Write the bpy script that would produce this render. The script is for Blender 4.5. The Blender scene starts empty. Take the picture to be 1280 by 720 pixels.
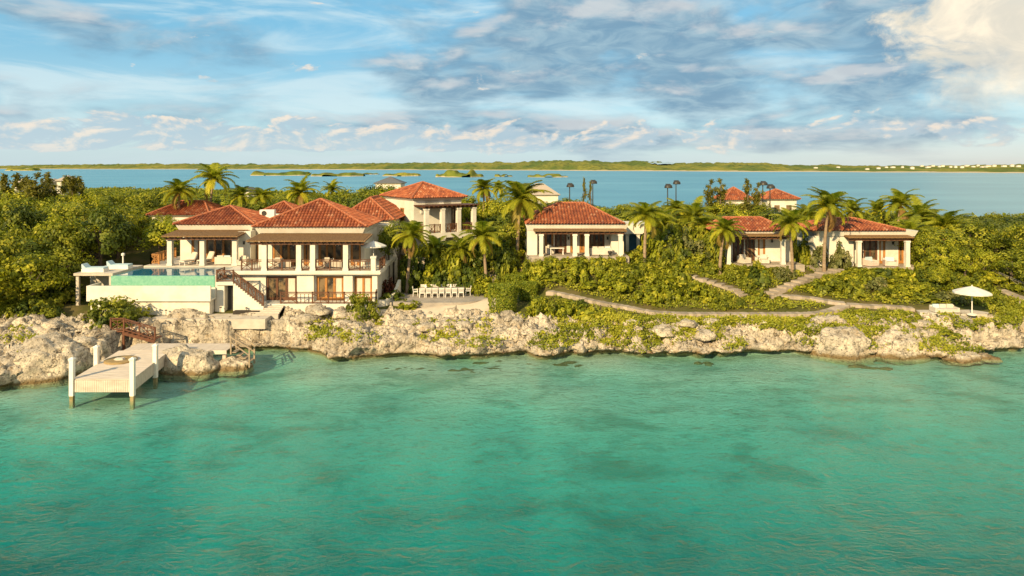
import bpy, math, random
import numpy as np
from mathutils import Matrix, Vector
R = math.radians
S = bpy.context.scene
COL = S.collection
random.seed(7)
RNG = np.random.default_rng(7)

# ------------------------------------------------------------------ camera, sky, sun, exposure
FPX, HOR, HC = 900.0, 207.0, 16.0          # focal length in photo pixels, horizon row, camera height
cam = bpy.data.cameras.new("camera"); camo = bpy.data.objects.new("camera", cam); COL.objects.link(camo)
camo.location = (0, 0, HC); camo.rotation_euler = (R(90), 0, 0)
cam.sensor_width = 36.0; cam.lens = 36.0 * FPX / 1280.0
cam.shift_y = -(360.0 - HOR) / 1280.0
cam.clip_start = 0.5; cam.clip_end = 20000
S.camera = camo
S.view_settings.view_transform = 'Standard'; S.view_settings.look = 'None'
S.view_settings.gamma = 1.0; S.view_settings.use_curve_mapping = False
S.view_settings.exposure = 0.80
S.cycles.use_denoising = True
S.cycles.max_bounces = 8; S.cycles.transparent_max_bounces = 12
S.cycles.caustics_reflective = False; S.cycles.caustics_refractive = False
S.cycles.sample_clamp_indirect = 4.0

SUN_AZ, SUN_EL = R(29), R(25)              # the sun stands behind the camera, to its left
sd = bpy.data.lights.new("sun", 'SUN'); sun = bpy.data.objects.new("sun", sd); COL.objects.link(sun)
sd.energy = 4.5; sd.angle = R(0.5); sd.color = (1.0, 0.75, 0.41)
to_sun = Vector((-math.sin(SUN_AZ) * math.cos(SUN_EL), -math.cos(SUN_AZ) * math.cos(SUN_EL), math.sin(SUN_EL)))
sun.rotation_euler = to_sun.to_track_quat('Z', 'Y').to_euler(); sun.location = (-60, -80, 60)

class NT:
    """small helper to write node trees"""
    def __init__(s, tree): s.t = tree; s.n = tree.nodes; s.l = tree.links
    def new(s, typ, **kw):
        n = s.n.new(typ)
        for k, v in kw.items(): setattr(n, k, v)
        return n
    def put(s, sock, v):
        if v is None: return
        if hasattr(v, 'is_output'): s.l.new(v, sock)
        elif isinstance(v, (tuple, list)):
            if len(sock.default_value) == 4 and len(v) == 3: v = (*v, 1)
            sock.default_value = v
        else: sock.default_value = v
    def math(s, op, a, b=None, c=None, clamp=False):
        n = s.new('ShaderNodeMath', operation=op, use_clamp=clamp)
        s.put(n.inputs[0], a); s.put(n.inputs[1], b); s.put(n.inputs[2], c)
        return n.outputs[0]
    def ramp01(s, v, a, b):                 # smooth 0..1 between a and b
        n = s.new('ShaderNodeMapRange', interpolation_type='SMOOTHSTEP')
        s.put(n.inputs[0], v); n.inputs[1].default_value = a; n.inputs[2].default_value = b
        return n.outputs[0]
    def mix(s, f, a, b, mode='MIX'):
        n = s.new('ShaderNodeMix', data_type='RGBA', blend_type=mode)
        s.put(n.inputs[0], f); s.put(n.inputs[6], a); s.put(n.inputs[7], b)
        return n.outputs[2]
    def noise(s, vec, scale, detail=4, rough=.55, dist=0.0, dim='3D'):
        n = s.new('ShaderNodeTexNoise', noise_dimensions=dim)
        s.put(n.inputs['Vector'], vec); n.inputs['Scale'].default_value = scale
        n.inputs['Detail'].default_value = detail; n.inputs['Roughness'].default_value = rough
        n.inputs['Distortion'].default_value = dist
        return n.outputs['Fac']
    def comb(s, x, y, z=0.0):
        n = s.new('ShaderNodeCombineXYZ')
        s.put(n.inputs[0], x); s.put(n.inputs[1], y); s.put(n.inputs[2], z)
        return n.outputs[0]
    def mul(s, v, xyz):
        n = s.new('ShaderNodeVectorMath', operation='MULTIPLY'); s.put(n.inputs[0], v); n.inputs[1].default_value = xyz
        return n.outputs[0]

def build_world():
    w = bpy.data.worlds.new("World"); S.world = w; w.use_nodes = True
    t = NT(w.node_tree); w.node_tree.nodes.clear()
    sky = t.new('ShaderNodeTexSky', sky_type='NISHITA', sun_disc=False)
    sky.sun_elevation = SUN_EL; sky.sun_rotation = math.pi + SUN_AZ
    sky.altitude = 10; sky.air_density = 1.0; sky.dust_density = 0.6; sky.ozone_density = 3.0
    tc = t.new('ShaderNodeTexCoord'); d = tc.outputs['Generated']
    sx = t.new('ShaderNodeSeparateXYZ'); t.put(sx.inputs[0], d)
    x, y, z = sx.outputs
    az = t.math('MULTIPLY', t.math('ARCTAN2', x, y), 180 / math.pi)      # degrees, 0 = straight ahead
    el = t.math('MULTIPLY', t.math('ARCSINE', z), 180 / math.pi)
    elp = t.math('MAXIMUM', el, 0.0)
    # blue of the clear sky: Nishita's own, a little deeper high up and paler low down
    base = t.mix(1.0, sky.outputs[0], (0.72, 1.0, 1.08), 'MULTIPLY')
    pale = t.mix(t.ramp01(elp, 0.5, 10.0), (4.3, 5.4, 5.6), (1.55, 3.7, 5.0))
    base = t.mix(0.75, base, pale)
    K = 10.0                                # world strength is 0.1: cloud colours are written x10
    def c(r, g, b): return (r * K, g * K, b * K)
    # 1 streaky layer of thin pale cloud
    q = t.comb(t.math('MULTIPLY', az, 0.045), t.math('MULTIPLY', el, 0.20), 3.1)
    n1 = t.noise(q, 1.6, 7, .58, 0.9)
    m1 = t.ramp01(n1, 0.44, 0.66); thin = t.math('SUBTRACT', 1.0, t.math('MULTIPLY', t.ramp01(el, 14, 24), .85)); m1 = t.math('MULTIPLY', m1, thin)
    base = t.mix(t.math('MULTIPLY', m1, 0.55), base, c(.52, .61, .62))
    # 2 blue grey stratocumulus, denser to the middle and right
    q2 = t.comb(t.math('MULTIPLY', az, 0.046), t.math('MULTIPLY', t.math('POWER', elp, 0.75), 0.30), 9.3)
    n2 = t.noise(q2, 1.9, 8, .52, 0.25)
    bias = t.math('MULTIPLY', t.ramp01(az, -26, 8), 0.17)
    # a belt of cloud between 3.5 and 9 degrees, thinning out at the horizon
    belt = t.math('MULTIPLY', t.ramp01(el, 0.3, 2.4), t.math('SUBTRACT', 1.0, t.math('MULTIPLY', t.ramp01(el, 8.5, 13.5), 0.45)))
    n2b = t.math('ADD', t.math('ADD', n2, bias), t.math('MULTIPLY', t.math('SUBTRACT', belt, 1.0), 0.16))
    m2 = t.ramp01(n2b, 0.47, 0.69)
    m2 = t.math('MULTIPLY', m2, thin)
    # lit upper rims: compare with the same noise a bit higher up
    q2u = t.comb(t.math('SUBTRACT', t.math('MULTIPLY', az, 0.046), 0.02), t.math('ADD', t.math('MULTIPLY', t.math('POWER', elp, 0.75), 0.30), 0.10), 9.3)
    n2u = t.noise(q2u, 1.9, 8, .52, 0.25)
    rim = t.ramp01(t.math('SUBTRACT', n2, n2u), 0.0, 0.13)
    fine = t.noise(q2, 6.0, 6, .6, 0.8)
    ccol = t.mix(t.ramp01(fine, .35, .7), c(.135, .24, .335), c(.25, .36, .425))
    ccol = t.mix(t.math('MULTIPLY', rim, 0.6), ccol, c(.54, .52, .50))
    base = t.mix(t.math('MULTIPLY', m2, 0.93), base, ccol)
    # 3 heap clouds standing low over the horizon
    q3 = t.comb(t.math('MULTIPLY', az, 0.24), t.math('MULTIPLY', el, 0.50), 5.7)
    n3 = t.noise(q3, 1.0, 8, .58, 0.35)
    lows = t.math('MULTIPLY', t.ramp01(el, 0.7, 1.4), t.math('SUBTRACT', 1.0, t.ramp01(el, 2.4, 4.6)))
    side = t.math('ADD', 0.62, t.math('MULTIPLY', t.math('SUBTRACT', 1.0, t.ramp01(az, -12, 12)), 0.38))
    h3 = t.math('ADD', n3, t.math('MULTIPLY', t.math('SUBTRACT', t.math('MULTIPLY', lows, side), 1.0), 0.30))
    m3 = t.ramp01(h3, 0.35, 0.43)
    q3u = t.comb(t.math('SUBTRACT', t.math('MULTIPLY', az, 0.24), 0.10), t.math('ADD', t.math('MULTIPLY', el, 0.50), 0.13), 5.7)
    rim3 = t.ramp01(t.math('SUBTRACT', n3, t.noise(q3u, 1.0, 8, .58, 0.35)), -0.03, 0.13)
    h3c = t.mix(rim3, c(.32, .42, .48), c(.66, .57, .47))
    base = t.mix(t.math('MULTIPLY', m3, 0.85), base, h3c)
    # 4 the tall cream cloud in the upper right
    wob = t.math('MULTIPLY', t.math('SUBTRACT', t.noise(t.comb(t.math('MULTIPLY', az, .12), t.math('MULTIPLY', el, .16), 1.0), 1.6, 8, .6, .3), 0.5), 22.0)
    ax = t.math('ADD', az, wob); ey = t.math('ADD', el, t.math('MULTIPLY', wob, 0.45))
    m4 = t.math('MULTIPLY', t.ramp01(t.math('ADD', ax, t.math('MULTIPLY', ey, 0.30)), 30.0, 34.0), t.ramp01(ey, 2.0, 8.5))
    puff = t.noise(t.comb(t.math('MULTIPLY', az, .30), t.math('MULTIPLY', el, .34), 8.0), 1.0, 8, .6, .6)
    c4 = t.mix(t.ramp01(puff, .35, .66), c(.56, .52, .43), c(.80, .69, .52))
    base = t.mix(t.math('MULTIPLY', m4, 0.92), base, c4)
    # pale air low over the horizon, warmer to the right
    lowm = t.math('SUBTRACT', 1.0, t.ramp01(el, 0.0, 3.2))
    lowc = t.mix(t.ramp01(az, 0, 40), c(.40, .475, .50), c(.54, .50, .42))
    base = t.mix(t.math('MULTIPLY', lowm, 0.6), base, lowc)
    bg = t.new('ShaderNodeBackground'); t.put(bg.inputs[0], base); bg.inputs[1].default_value = 0.085
    out = t.new('ShaderNodeOutputWorld'); t.l.new(bg.outputs[0], out.inputs[0])
build_world()

# ------------------------------------------------------------------ numpy noise
def _h(ix, iy, iz, s):
    n = (ix * 374761393 + iy * 668265263 + iz * 2147483647 + s * 974634777) & 0xffffffff
    n = ((n ^ (n >> 13)) * 1274126177) & 0xffffffff
    n = ((n ^ (n >> 16)) * 2246822519) & 0xffffffff
    return ((n ^ (n >> 15)) & 0xffff) / 65535.0
def vn(p, seed=0):
    p = np.asarray(p, float); i = np.floor(p).astype(np.int64); f = p - i; f = f * f * f * (f * (f * 6 - 15) + 10)
    r = 0
    for dx in (0, 1):
        wx = f[..., 0] if dx else 1 - f[..., 0]
        for dy in (0, 1):
            wy = f[..., 1] if dy else 1 - f[..., 1]
            for dz in (0, 1):
                wz = f[..., 2] if dz else 1 - f[..., 2]
                r = r + wx * wy * wz * _h(i[..., 0] + dx, i[..., 1] + dy, i[..., 2] + dz, seed)
    return r * 2 - 1
def fbm(p, octv=4, seed=0, gain=.5, ridged=False):
    p = np.asarray(p, float); a = 1.0; s = 0; tot = 0
    for o in range(octv):
        v = vn(p * (2.03 ** o) + 17.3 * o, seed + o)
        if ridged: v = 1 - 2 * np.abs(v)
        s = s + a * v; tot += a; a *= gain
    return s / tot

def worley(p, seed=0):
    """random value of the nearest cell, and distance to it"""
    p = np.asarray(p, float); i = np.floor(p).astype(np.int64); best = np.full(p.shape[:-1], 9.0); val = np.zeros(p.shape[:-1]); val2 = np.zeros(p.shape[:-1])
    for dx in (-1, 0, 1):
        for dy in (-1, 0, 1):
            for dz in (-1, 0, 1):
                a, b, c = i[..., 0] + dx, i[..., 1] + dy, i[..., 2] + dz
                q = np.stack([a + _h(a, b, c, seed), b + _h(a, b, c, seed + 1), c + _h(a, b, c, seed + 2)], -1)
                d = ((q - p) ** 2).sum(-1); m = d < best
                best = np.where(m, d, best); val = np.where(m, _h(a, b, c, seed + 3) * 2 - 1, val); val2 = np.where(m, _h(a, b, c, seed + 4) * 2 - 1, val2)
    return val, val2, np.sqrt(best)

# ------------------------------------------------------------------ materials
MATS = {}
def mat_base(name):
    m = bpy.data.materials.new(name); m.use_nodes = True; m.node_tree.nodes.clear()
    t = NT(m.node_tree); out = t.new('ShaderNodeOutputMaterial'); MATS[name] = m
    return m, t, out
def pos(t): return t.new('ShaderNodeNewGeometry').outputs['Position']
def bump(t, h, strength, dist=.05):
    b = t.new('ShaderNodeBump'); b.inputs['Strength'].default_value = strength; b.inputs['Distance'].default_value = dist
    t.put(b.inputs['Height'], h); return b.outputs[0]
def bsdf(t, col, rough, normal=None, spec=.3, metal=0):
    b = t.new('ShaderNodeBsdfPrincipled'); t.put(b.inputs['Base Color'], col); t.put(b.inputs['Roughness'], rough)
    b.inputs['Specular IOR Level'].default_value = spec; b.inputs['Metallic'].default_value = metal
    if normal is not None: t.put(b.inputs['Normal'], normal)
    return b.outputs[0]
def pmat(name, c1, c2=None, rough=.7, scale=2.0, bumpk=.15, bscale=25, spec=.3, streak=None):
    m, t, out = mat_base(name); p = pos(t)
    c2 = c2 or tuple(v * .78 for v in c1)
    v = t.mul(p, streak) if streak else p
    n = t.noise(v, scale, 5, .6); col = t.mix(t.ramp01(n, .35, .68), c1, c2)
    fine = t.noise(v, bscale, 3, .6)
    col = t.mix(t.math('MULTIPLY', fine, .25), col, tuple(v * .6 for v in c1))
    nb = bump(t, fine, bumpk) if bumpk else None
    t.l.new(bsdf(t, col, rough, nb, spec), out.inputs[0]); return m

STUCCO = pmat('white stucco', (.70, .665, .575), (.59, .555, .47), .85, .8, .2, 30)
CREAMSTONE = pmat('cream stone wall', (.70, .66, .56), (.58, .54, .45), .9, 1.5, .3, 12)  # a little creamier and coarser than the white stucco
CONC = pmat('pale concrete', (.56, .50, .42), (.44, .39, .32), .85, 1.2, .25, 14)
STONE = pmat('path stone', (.42, .36, .29), (.29, .25, .20), .85, 2.6, .4, 10)
PAVE = pmat('grey paving', (.36, .32, .27), (.27, .24, .21), .85, 1.5, .3, 9)
SAND = pmat('sand', (.66, .55, .41), (.55, .45, .33), .95, .6, .25, 8)
WOOD = pmat('brown wood', (.13, .055, .025), (.085, .036, .018), .55, 3, .2, 30)
DOORWOOD = pmat('honey wood', (.42, .19, .05), (.31, .135, .036), .45, 3, .2, 30)
THATCH = pmat('pergola cane', (.27, .16, .07), (.18, .10, .045), .8, 4, .4, 18, streak=(3, .6, 1))
DECK = pmat('weathered deck', (.66, .57, .47), (.50, .42, .34), .8, 2, .25, 20, streak=(.4, 3, 1))
WHITEPAINT = pmat('white paint', (.78, .75, .68), (.70, .66, .58), .6, 2, .1, 20)
CREAMFAB = pmat('cream fabric', (.62, .56, .47), (.52, .47, .39), .9, 3, .1, 30)
BLUEFAB = pmat('pale blue fabric', (.40, .55, .60), (.50, .60, .62), .9, 3, .1, 30)
CANVAS = pmat('white canvas', (.68, .65, .60), (.60, .57, .52), .9, 3, .05, 30)
DARK = pmat('dark metal', (.03, .03, .028), (.045, .04, .035), .5, 3, .1, 30)
BARK = pmat('grey bark', (.16, .12, .085), (.09, .07, .05), .9, 4, .5, 14)
PALMBARK = pmat('palm bark', (.34, .25, .16), (.20, .14, .09), .9, 3, .6, 10, streak=(.6, .6, 5))
STEEL = pmat('grey steel', (.24, .23, .2), (.18, .17, .15), .45, 2, .1, 20)
CURTAIN = pmat('cream curtain', (.62, .58, .48), (.48, .45, .37), .9, 5, .2, 9, streak=(6, 6, .3))
DARKROOM = pmat('dark interior', (.035, .03, .024), (.06, .045, .03), .9, 1.2, .0)  # near-black: shade of unlit rooms put into the colour; also colours the bench
BLUEWALL = pmat('blue wall', (.08, .22, .38), (.06, .17, .31), .8, 2, .1)
GREYROOF = pmat('grey shingle', (.10, .105, .115), (.15, .15, .155), .8, 6, .3, 12)
BEIGEROOF = pmat('beige shingle', (.46, .38, .30), (.38, .31, .24), .8, 6, .3, 12)
STRAW = pmat('straw mat', (.36, .25, .11), (.26, .18, .08), .9, 6, .4, 25)

def glass_mat():
    m, t, out = mat_base('window glass'); p = pos(t)
    n = t.noise(p, 1.3, 3, .5); col = t.mix(t.ramp01(n, .4, .62), (.03, .028, .022), (.20, .14, .075))  # opaque pane: the room's dimness and warm tone are put into its colour
    t.l.new(bsdf(t, col, .06, None, .5), out.inputs[0]); return m
GLASS = glass_mat()
def tile_mat():
    m, t, out = mat_base('clay roof tile'); p = pos(t)
    a = t.new('ShaderNodeAttribute', attribute_name='rnd').outputs['Fac']
    col = t.mix(a, (.24, .062, .027), (.43, .140, .056))
    col = t.mix(t.ramp01(a, .86, 1.0), col, (.46, .22, .12))
    n = t.noise(p, 1.1, 5, .65); col = t.mix(t.math('MULTIPLY', t.ramp01(n, .48, .66), .75), col, (.13, .042, .028))
    col = t.mix(t.math('MULTIPLY', t.ramp01(t.noise(p, 3.0, 5, .7), .62, .75), .45), col, (.48, .30, .20))
    t.l.new(bsdf(t, col, .75, bump(t, t.noise(p, 22, 3), .3), .25), out.inputs[0]); return m
def slab_mat():
    m, t, out = mat_base('path slabs'); p = pos(t)
    a = t.new('ShaderNodeAttribute', attribute_name='rnd').outputs['Fac']
    col = t.mix(a, (.25, .21, .16), (.42, .35, .275)); n = t.noise(p, 3.5, 5, .65)
    col = t.mix(t.math('MULTIPLY', t.ramp01(n, .5, .7), .6), col, (.20, .165, .12))
    t.l.new(bsdf(t, col, .9, bump(t, t.noise(p, 9, 4), .5), .2), out.inputs[0]); return m
SLAB = slab_mat()
TILE = tile_mat()
CAP = pmat('ridge tile', (.43, .16, .075), (.27, .085, .04), .75, 4, .2, 20)
def mosaic_mat():
    m, t, out = mat_base('green pool mosaic'); p = pos(t)
    v = t.new('ShaderNodeTexVoronoi'); t.put(v.inputs['Vector'], p); v.inputs['Scale'].default_value = 7
    h = t.new('ShaderNodeSeparateColor'); t.put(h.inputs[0], v.outputs['Color'])
    col = t.mix(h.outputs[0], (.14, .36, .26), (.21, .43, .31))
    t.l.new(bsdf(t, col, .2, None, .5), out.inputs[0]); return m
MOSAIC = mosaic_mat()
def poolwater_mat():
    m, t, out = mat_base('pool water'); p = pos(t)
    nb = bump(t, t.noise(t.mul(p, (1, 1.6, 1)), 2.5, 3), .06, .05)
    t.l.new(bsdf(t, (.015, .13, .21), .03, nb, .5), out.inputs[0]); return m
POOLW = poolwater_mat()

def leaf_mat(name, dark, mid, light, trans=.35, dead=None):
    m, t, out = mat_base(name)
    a = t.new('ShaderNodeAttribute', attribute_name='rnd').outputs['Fac']
    oi = t.new('ShaderNodeObjectInfo').outputs['Random']
    col = t.mix(t.ramp01(a, 0, .6), dark, mid); col = t.mix(t.ramp01(a, .55, 1.0), col, light)
    if dead: col = t.mix(t.math('GREATER_THAN', a, .985), col, dead)
    col = t.mix(t.math('MULTIPLY', oi, .45), col, t.mix(a, tuple(v * .55 for v in dark), mid))
    d = bsdf(t, col, .5, None, .25)
    tr = t.new('ShaderNodeBsdfTranslucent'); t.put(tr.inputs[0], t.mix(1, col, (1.15, 1.15, .6), 'MULTIPLY'))
    mx = t.new('ShaderNodeMixShader'); mx.inputs[0].default_value = trans
    t.l.new(d, mx.inputs[1]); t.l.new(tr.outputs[0], mx.inputs[2]); t.l.new(mx.outputs[0], out.inputs[0]); return m
L_TREE = leaf_mat('tree leaves', (.060, .085, .009), (.235, .265, .020), (.48, .44, .044), .44)
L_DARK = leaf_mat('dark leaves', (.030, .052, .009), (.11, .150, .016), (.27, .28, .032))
L_SHRUB = leaf_mat('shrub leaves', (.070, .095, .008), (.32, .345, .020), (.62, .55, .050), .44)
L_COVER = leaf_mat('ground cover leaves', (.090, .115, .010), (.28, .30, .022), (.50, .45, .05))
L_PALM = leaf_mat('palm fronds', (.11, .14, .010), (.34, .36, .025), (.66, .58, .05), .5, (.34, .20, .075))
L_HEDGE = leaf_mat('hedge leaves', (.085, .125, .010), (.21, .26, .020), (.38, .37, .034))
L_RED = leaf_mat('red leaves', (.05, .02, .01), (.13, .035, .015), (.10, .10, .02))
L_PALE = leaf_mat('pale leaves', (.09, .11, .03), (.19, .20, .06), (.32, .28, .12))
L_CAS = leaf_mat('needle sprays', (.07, .08, .014), (.17, .165, .024), (.30, .26, .04))

def rock_mat():
    m, t, out = mat_base('limestone'); p = pos(t)
    n = t.noise(p, .55, 6, .62, .4); col = t.mix(t.ramp01(n, .36, .62), (.76, .65, .49), (.48, .42, .33))
    n2 = t.noise(p, 2.3, 6, .68); col = t.mix(t.math('MULTIPLY', t.ramp01(n2, .50, .66), .72), col, (.235, .20, .155))
    n5 = t.noise(p, 1.1, 4, .6); col = t.mix(t.math('MULTIPLY', t.ramp01(n5, .56, .72), .6), col, (.50, .36, .20))
    wv = t.new('ShaderNodeVectorMath', operation='ADD'); t.put(wv.inputs[0], t.mul(p, (1, 1, 1.7)))
    wn = t.new('ShaderNodeTexNoise'); t.put(wn.inputs['Vector'], p); wn.inputs['Scale'].default_value = 1.4; wn.inputs['Detail'].default_value = 4
    t.put(wv.inputs[1], t.mul(wn.outputs['Color'], (2.2, 2.2, 1.6)))
    ve = t.new('ShaderNodeTexVoronoi', feature='DISTANCE_TO_EDGE'); t.put(ve.inputs['Vector'], wv.outputs[0]); ve.inputs['Scale'].default_value = 1.15
    crack = t.math('MULTIPLY', t.math('SUBTRACT', 1.0, t.ramp01(ve.outputs['Distance'], .0, .13)), t.math('MULTIPLY', t.ramp01(t.noise(p, 1.3, 5, .65), .48, .62), .7))
    col = t.mix(t.math('MULTIPLY', crack, .8), col, (.085, .065, .04))  # crevice shade painted along part of the cracks
    n6 = t.noise(p, 5.5, 5, .7); col = t.mix(t.math('MULTIPLY', t.ramp01(n6, .52, .64), .55), col, (.135, .10, .065))  # fine speckle: shade of small pits put into the colour
    v = t.new('ShaderNodeTexVoronoi'); t.put(v.inputs['Vector'], p); v.inputs['Scale'].default_value = 4.5
    pit = t.math('SUBTRACT', 1.0, t.ramp01(v.outputs['Distance'], .08, .3))
    pit = t.math('MULTIPLY', pit, t.ramp01(t.noise(p, 1.7, 3), .42, .55))
    col = t.mix(t.math('MULTIPLY', pit, .75), col, (.09, .075, .055))  # pit shadows are painted dark here as well as bumped below
    sp = t.new('ShaderNodeSeparateXYZ'); t.put(sp.inputs[0], p)
    zz = t.math('ADD', sp.outputs[2], t.math('MULTIPLY', t.math('SUBTRACT', t.noise(p, 1.3, 4), .5), .8))
    weed = t.math('SUBTRACT', 1.0, t.ramp01(zz, .10, .46))                      # wet, algae-stained foot
    col = t.mix(t.math('MULTIPLY', weed, .85), col, t.mix(t.ramp01(sp.outputs[2], -.12, .02), (.42, .33, .17), (.17, .105, .028)))
    hgt = t.math('ADD', t.math('MULTIPLY', n2, .7), t.math('SUBTRACT', t.noise(p, 7, 5, .7), t.math('ADD', t.math('MULTIPLY', pit, .6), t.math('MULTIPLY', crack, .8))))
    t.l.new(bsdf(t, col, .9, bump(t, hgt, 1.0, .2), .2), out.inputs[0]); return m
ROCK = rock_mat()
def ground_mat():
    m, t, out = mat_base('garden soil'); p = pos(t)
    n = t.noise(p, .5, 6, .6); col = t.mix(t.ramp01(n, .4, .65), (.085, .085, .022), (.15, .115, .05))
    col = t.mix(t.math('MULTIPLY', t.noise(p, 6, 5, .7), .6), col, (.04, .05, .012))
    sp = t.new('ShaderNodeSeparateXYZ'); t.put(sp.inputs[0], p)
    bed = t.noise(t.mul(p, (.7, 1.1, 1)), .22, 6, .66, .4)
    bed2 = t.noise(p, .9, 5, .65)
    sand = t.mix(t.ramp01(bed, .47, .68), (.54, .48, .36), (.30, .32, .225))
    sand = t.mix(t.math('MULTIPLY', t.ramp01(bed2, .5, .7), .3), sand, (.20, .23, .16))
    deep = t.math('SUBTRACT', 1.0, t.ramp01(t.math('ADD', sp.outputs[2], t.math('MULTIPLY', t.math('SUBTRACT', bed2, .5), 2.2)), -4.6, -1.6))
    sand = t.mix(t.math('MULTIPLY', deep, .75), sand, (.15, .21, .18))
    col = t.mix(t.ramp01(sp.outputs[2], .1, .5), sand, col)
    t.l.new(bsdf(t, col, .95, bump(t, t.noise(p, 5, 5), .5, .1), .1), out.inputs[0]); return m
GROUND = ground_mat()
def hills_mat(name, ba, bb):
    m, t, out = mat_base(name); p = pos(t)
    n = t.noise(t.mul(p, (1, .35, 1)), .010, 7, .65); col = t.mix(t.ramp01(n, .38, .62), (.10, .135, .022), (.24, .22, .036))
    col = t.mix(t.math('MULTIPLY', t.ramp01(t.noise(t.mul(p, (1, .5, 1.5)), .06, 5, .7), .45, .68), .75), col, (.030, .055, .016))
    sp = t.new('ShaderNodeSeparateXYZ'); t.put(sp.inputs[0], p)
    zz = t.math('ADD', sp.outputs[2], t.math('MULTIPLY', t.math('SUBTRACT', t.noise(p, .02, 4), .5), 5.0))
    col = t.mix(t.ramp01(zz, ba, bb), (.42, .35, .24), col)
    t.l.new(bsdf(t, col, .95, None, .1), out.inputs[0]); return m
HILLS = hills_mat('far scrub', 1.6, 2.8); ISLE = hills_mat('islet scrub', .5, 1.0)

def sea_mat():
    m, t, out = mat_base('clear sea water'); p = pos(t)
    w1 = t.noise(t.mul(p, (.62, 1.05, 1)), 1.5, 4, .55, .5); w1 = t.math('SUBTRACT', 1.0, t.math('ABSOLUTE', t.math('SUBTRACT', t.math('MULTIPLY', w1, 2.0), 1.0)))
    w2 = t.math('ADD', t.noise(t.mul(p, (.5, 1.0, 1)), .42, 3, .5, .3), t.math('MULTIPLY', t.noise(t.mul(p, (.7, 1, 1)), 4.5, 3, .6), .16))
    h = t.math('ADD', t.math('MULTIPLY', w1, .45), t.math('MULTIPLY', w2, .9))
    nb = bump(t, h, 1.0, .46)
    gl = t.new('ShaderNodeBsdfGlossy'); gl.inputs['Roughness'].default_value = .08; t.put(gl.inputs['Normal'], nb)
    tr = t.new('ShaderNodeBsdfTransparent'); t.put(tr.inputs[0], (.97, .99, .98))
    fr = t.new('ShaderNodeFresnel'); fr.inputs[0].default_value = 1.333; t.put(fr.inputs['Normal'], nb)
    back = t.new('ShaderNodeNewGeometry').outputs['Backfacing']
    fac = t.math('ADD', t.math('MULTIPLY', fr.outputs[0], t.math('SUBTRACT', 1.0, back)), t.math('MULTIPLY', back, .08))
    mx = t.new('ShaderNodeMixShader'); t.l.new(fac, mx.inputs[0])
    t.l.new(tr.outputs[0], mx.inputs[1]); t.l.new(gl.outputs[0], mx.inputs[2]); t.l.new(mx.outputs[0], out.inputs[0])
    va = t.new('ShaderNodeVolumeAbsorption'); va.inputs[0].default_value = (.0, .82, .855, 1); va.inputs[1].default_value = .38
    t.l.new(va.outputs[0], out.inputs[1]); return m
SEA = sea_mat()
def bay_mat():
    m, t, out = mat_base('bay water'); p = pos(t)
    n = t.noise(t.mul(p, (.4, 1, 1)), .012, 5, .6)
    col = t.mix(t.ramp01(n, .4, .65), (.07, .24, .33), (.11, .31, .40))
    h = t.noise(t.mul(p, (.6, 1.2, 1)), .5, 4, .6)
    b = t.new('ShaderNodeBsdfPrincipled'); t.put(b.inputs['Base Color'], col); b.inputs['Roughness'].default_value = .3
    b.inputs['IOR'].default_value = 1.333; t.put(b.inputs['Normal'], bump(t, h, .5, .4))
    t.l.new(b.outputs[0], out.inputs[0]); return m
BAY = bay_mat()

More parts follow.
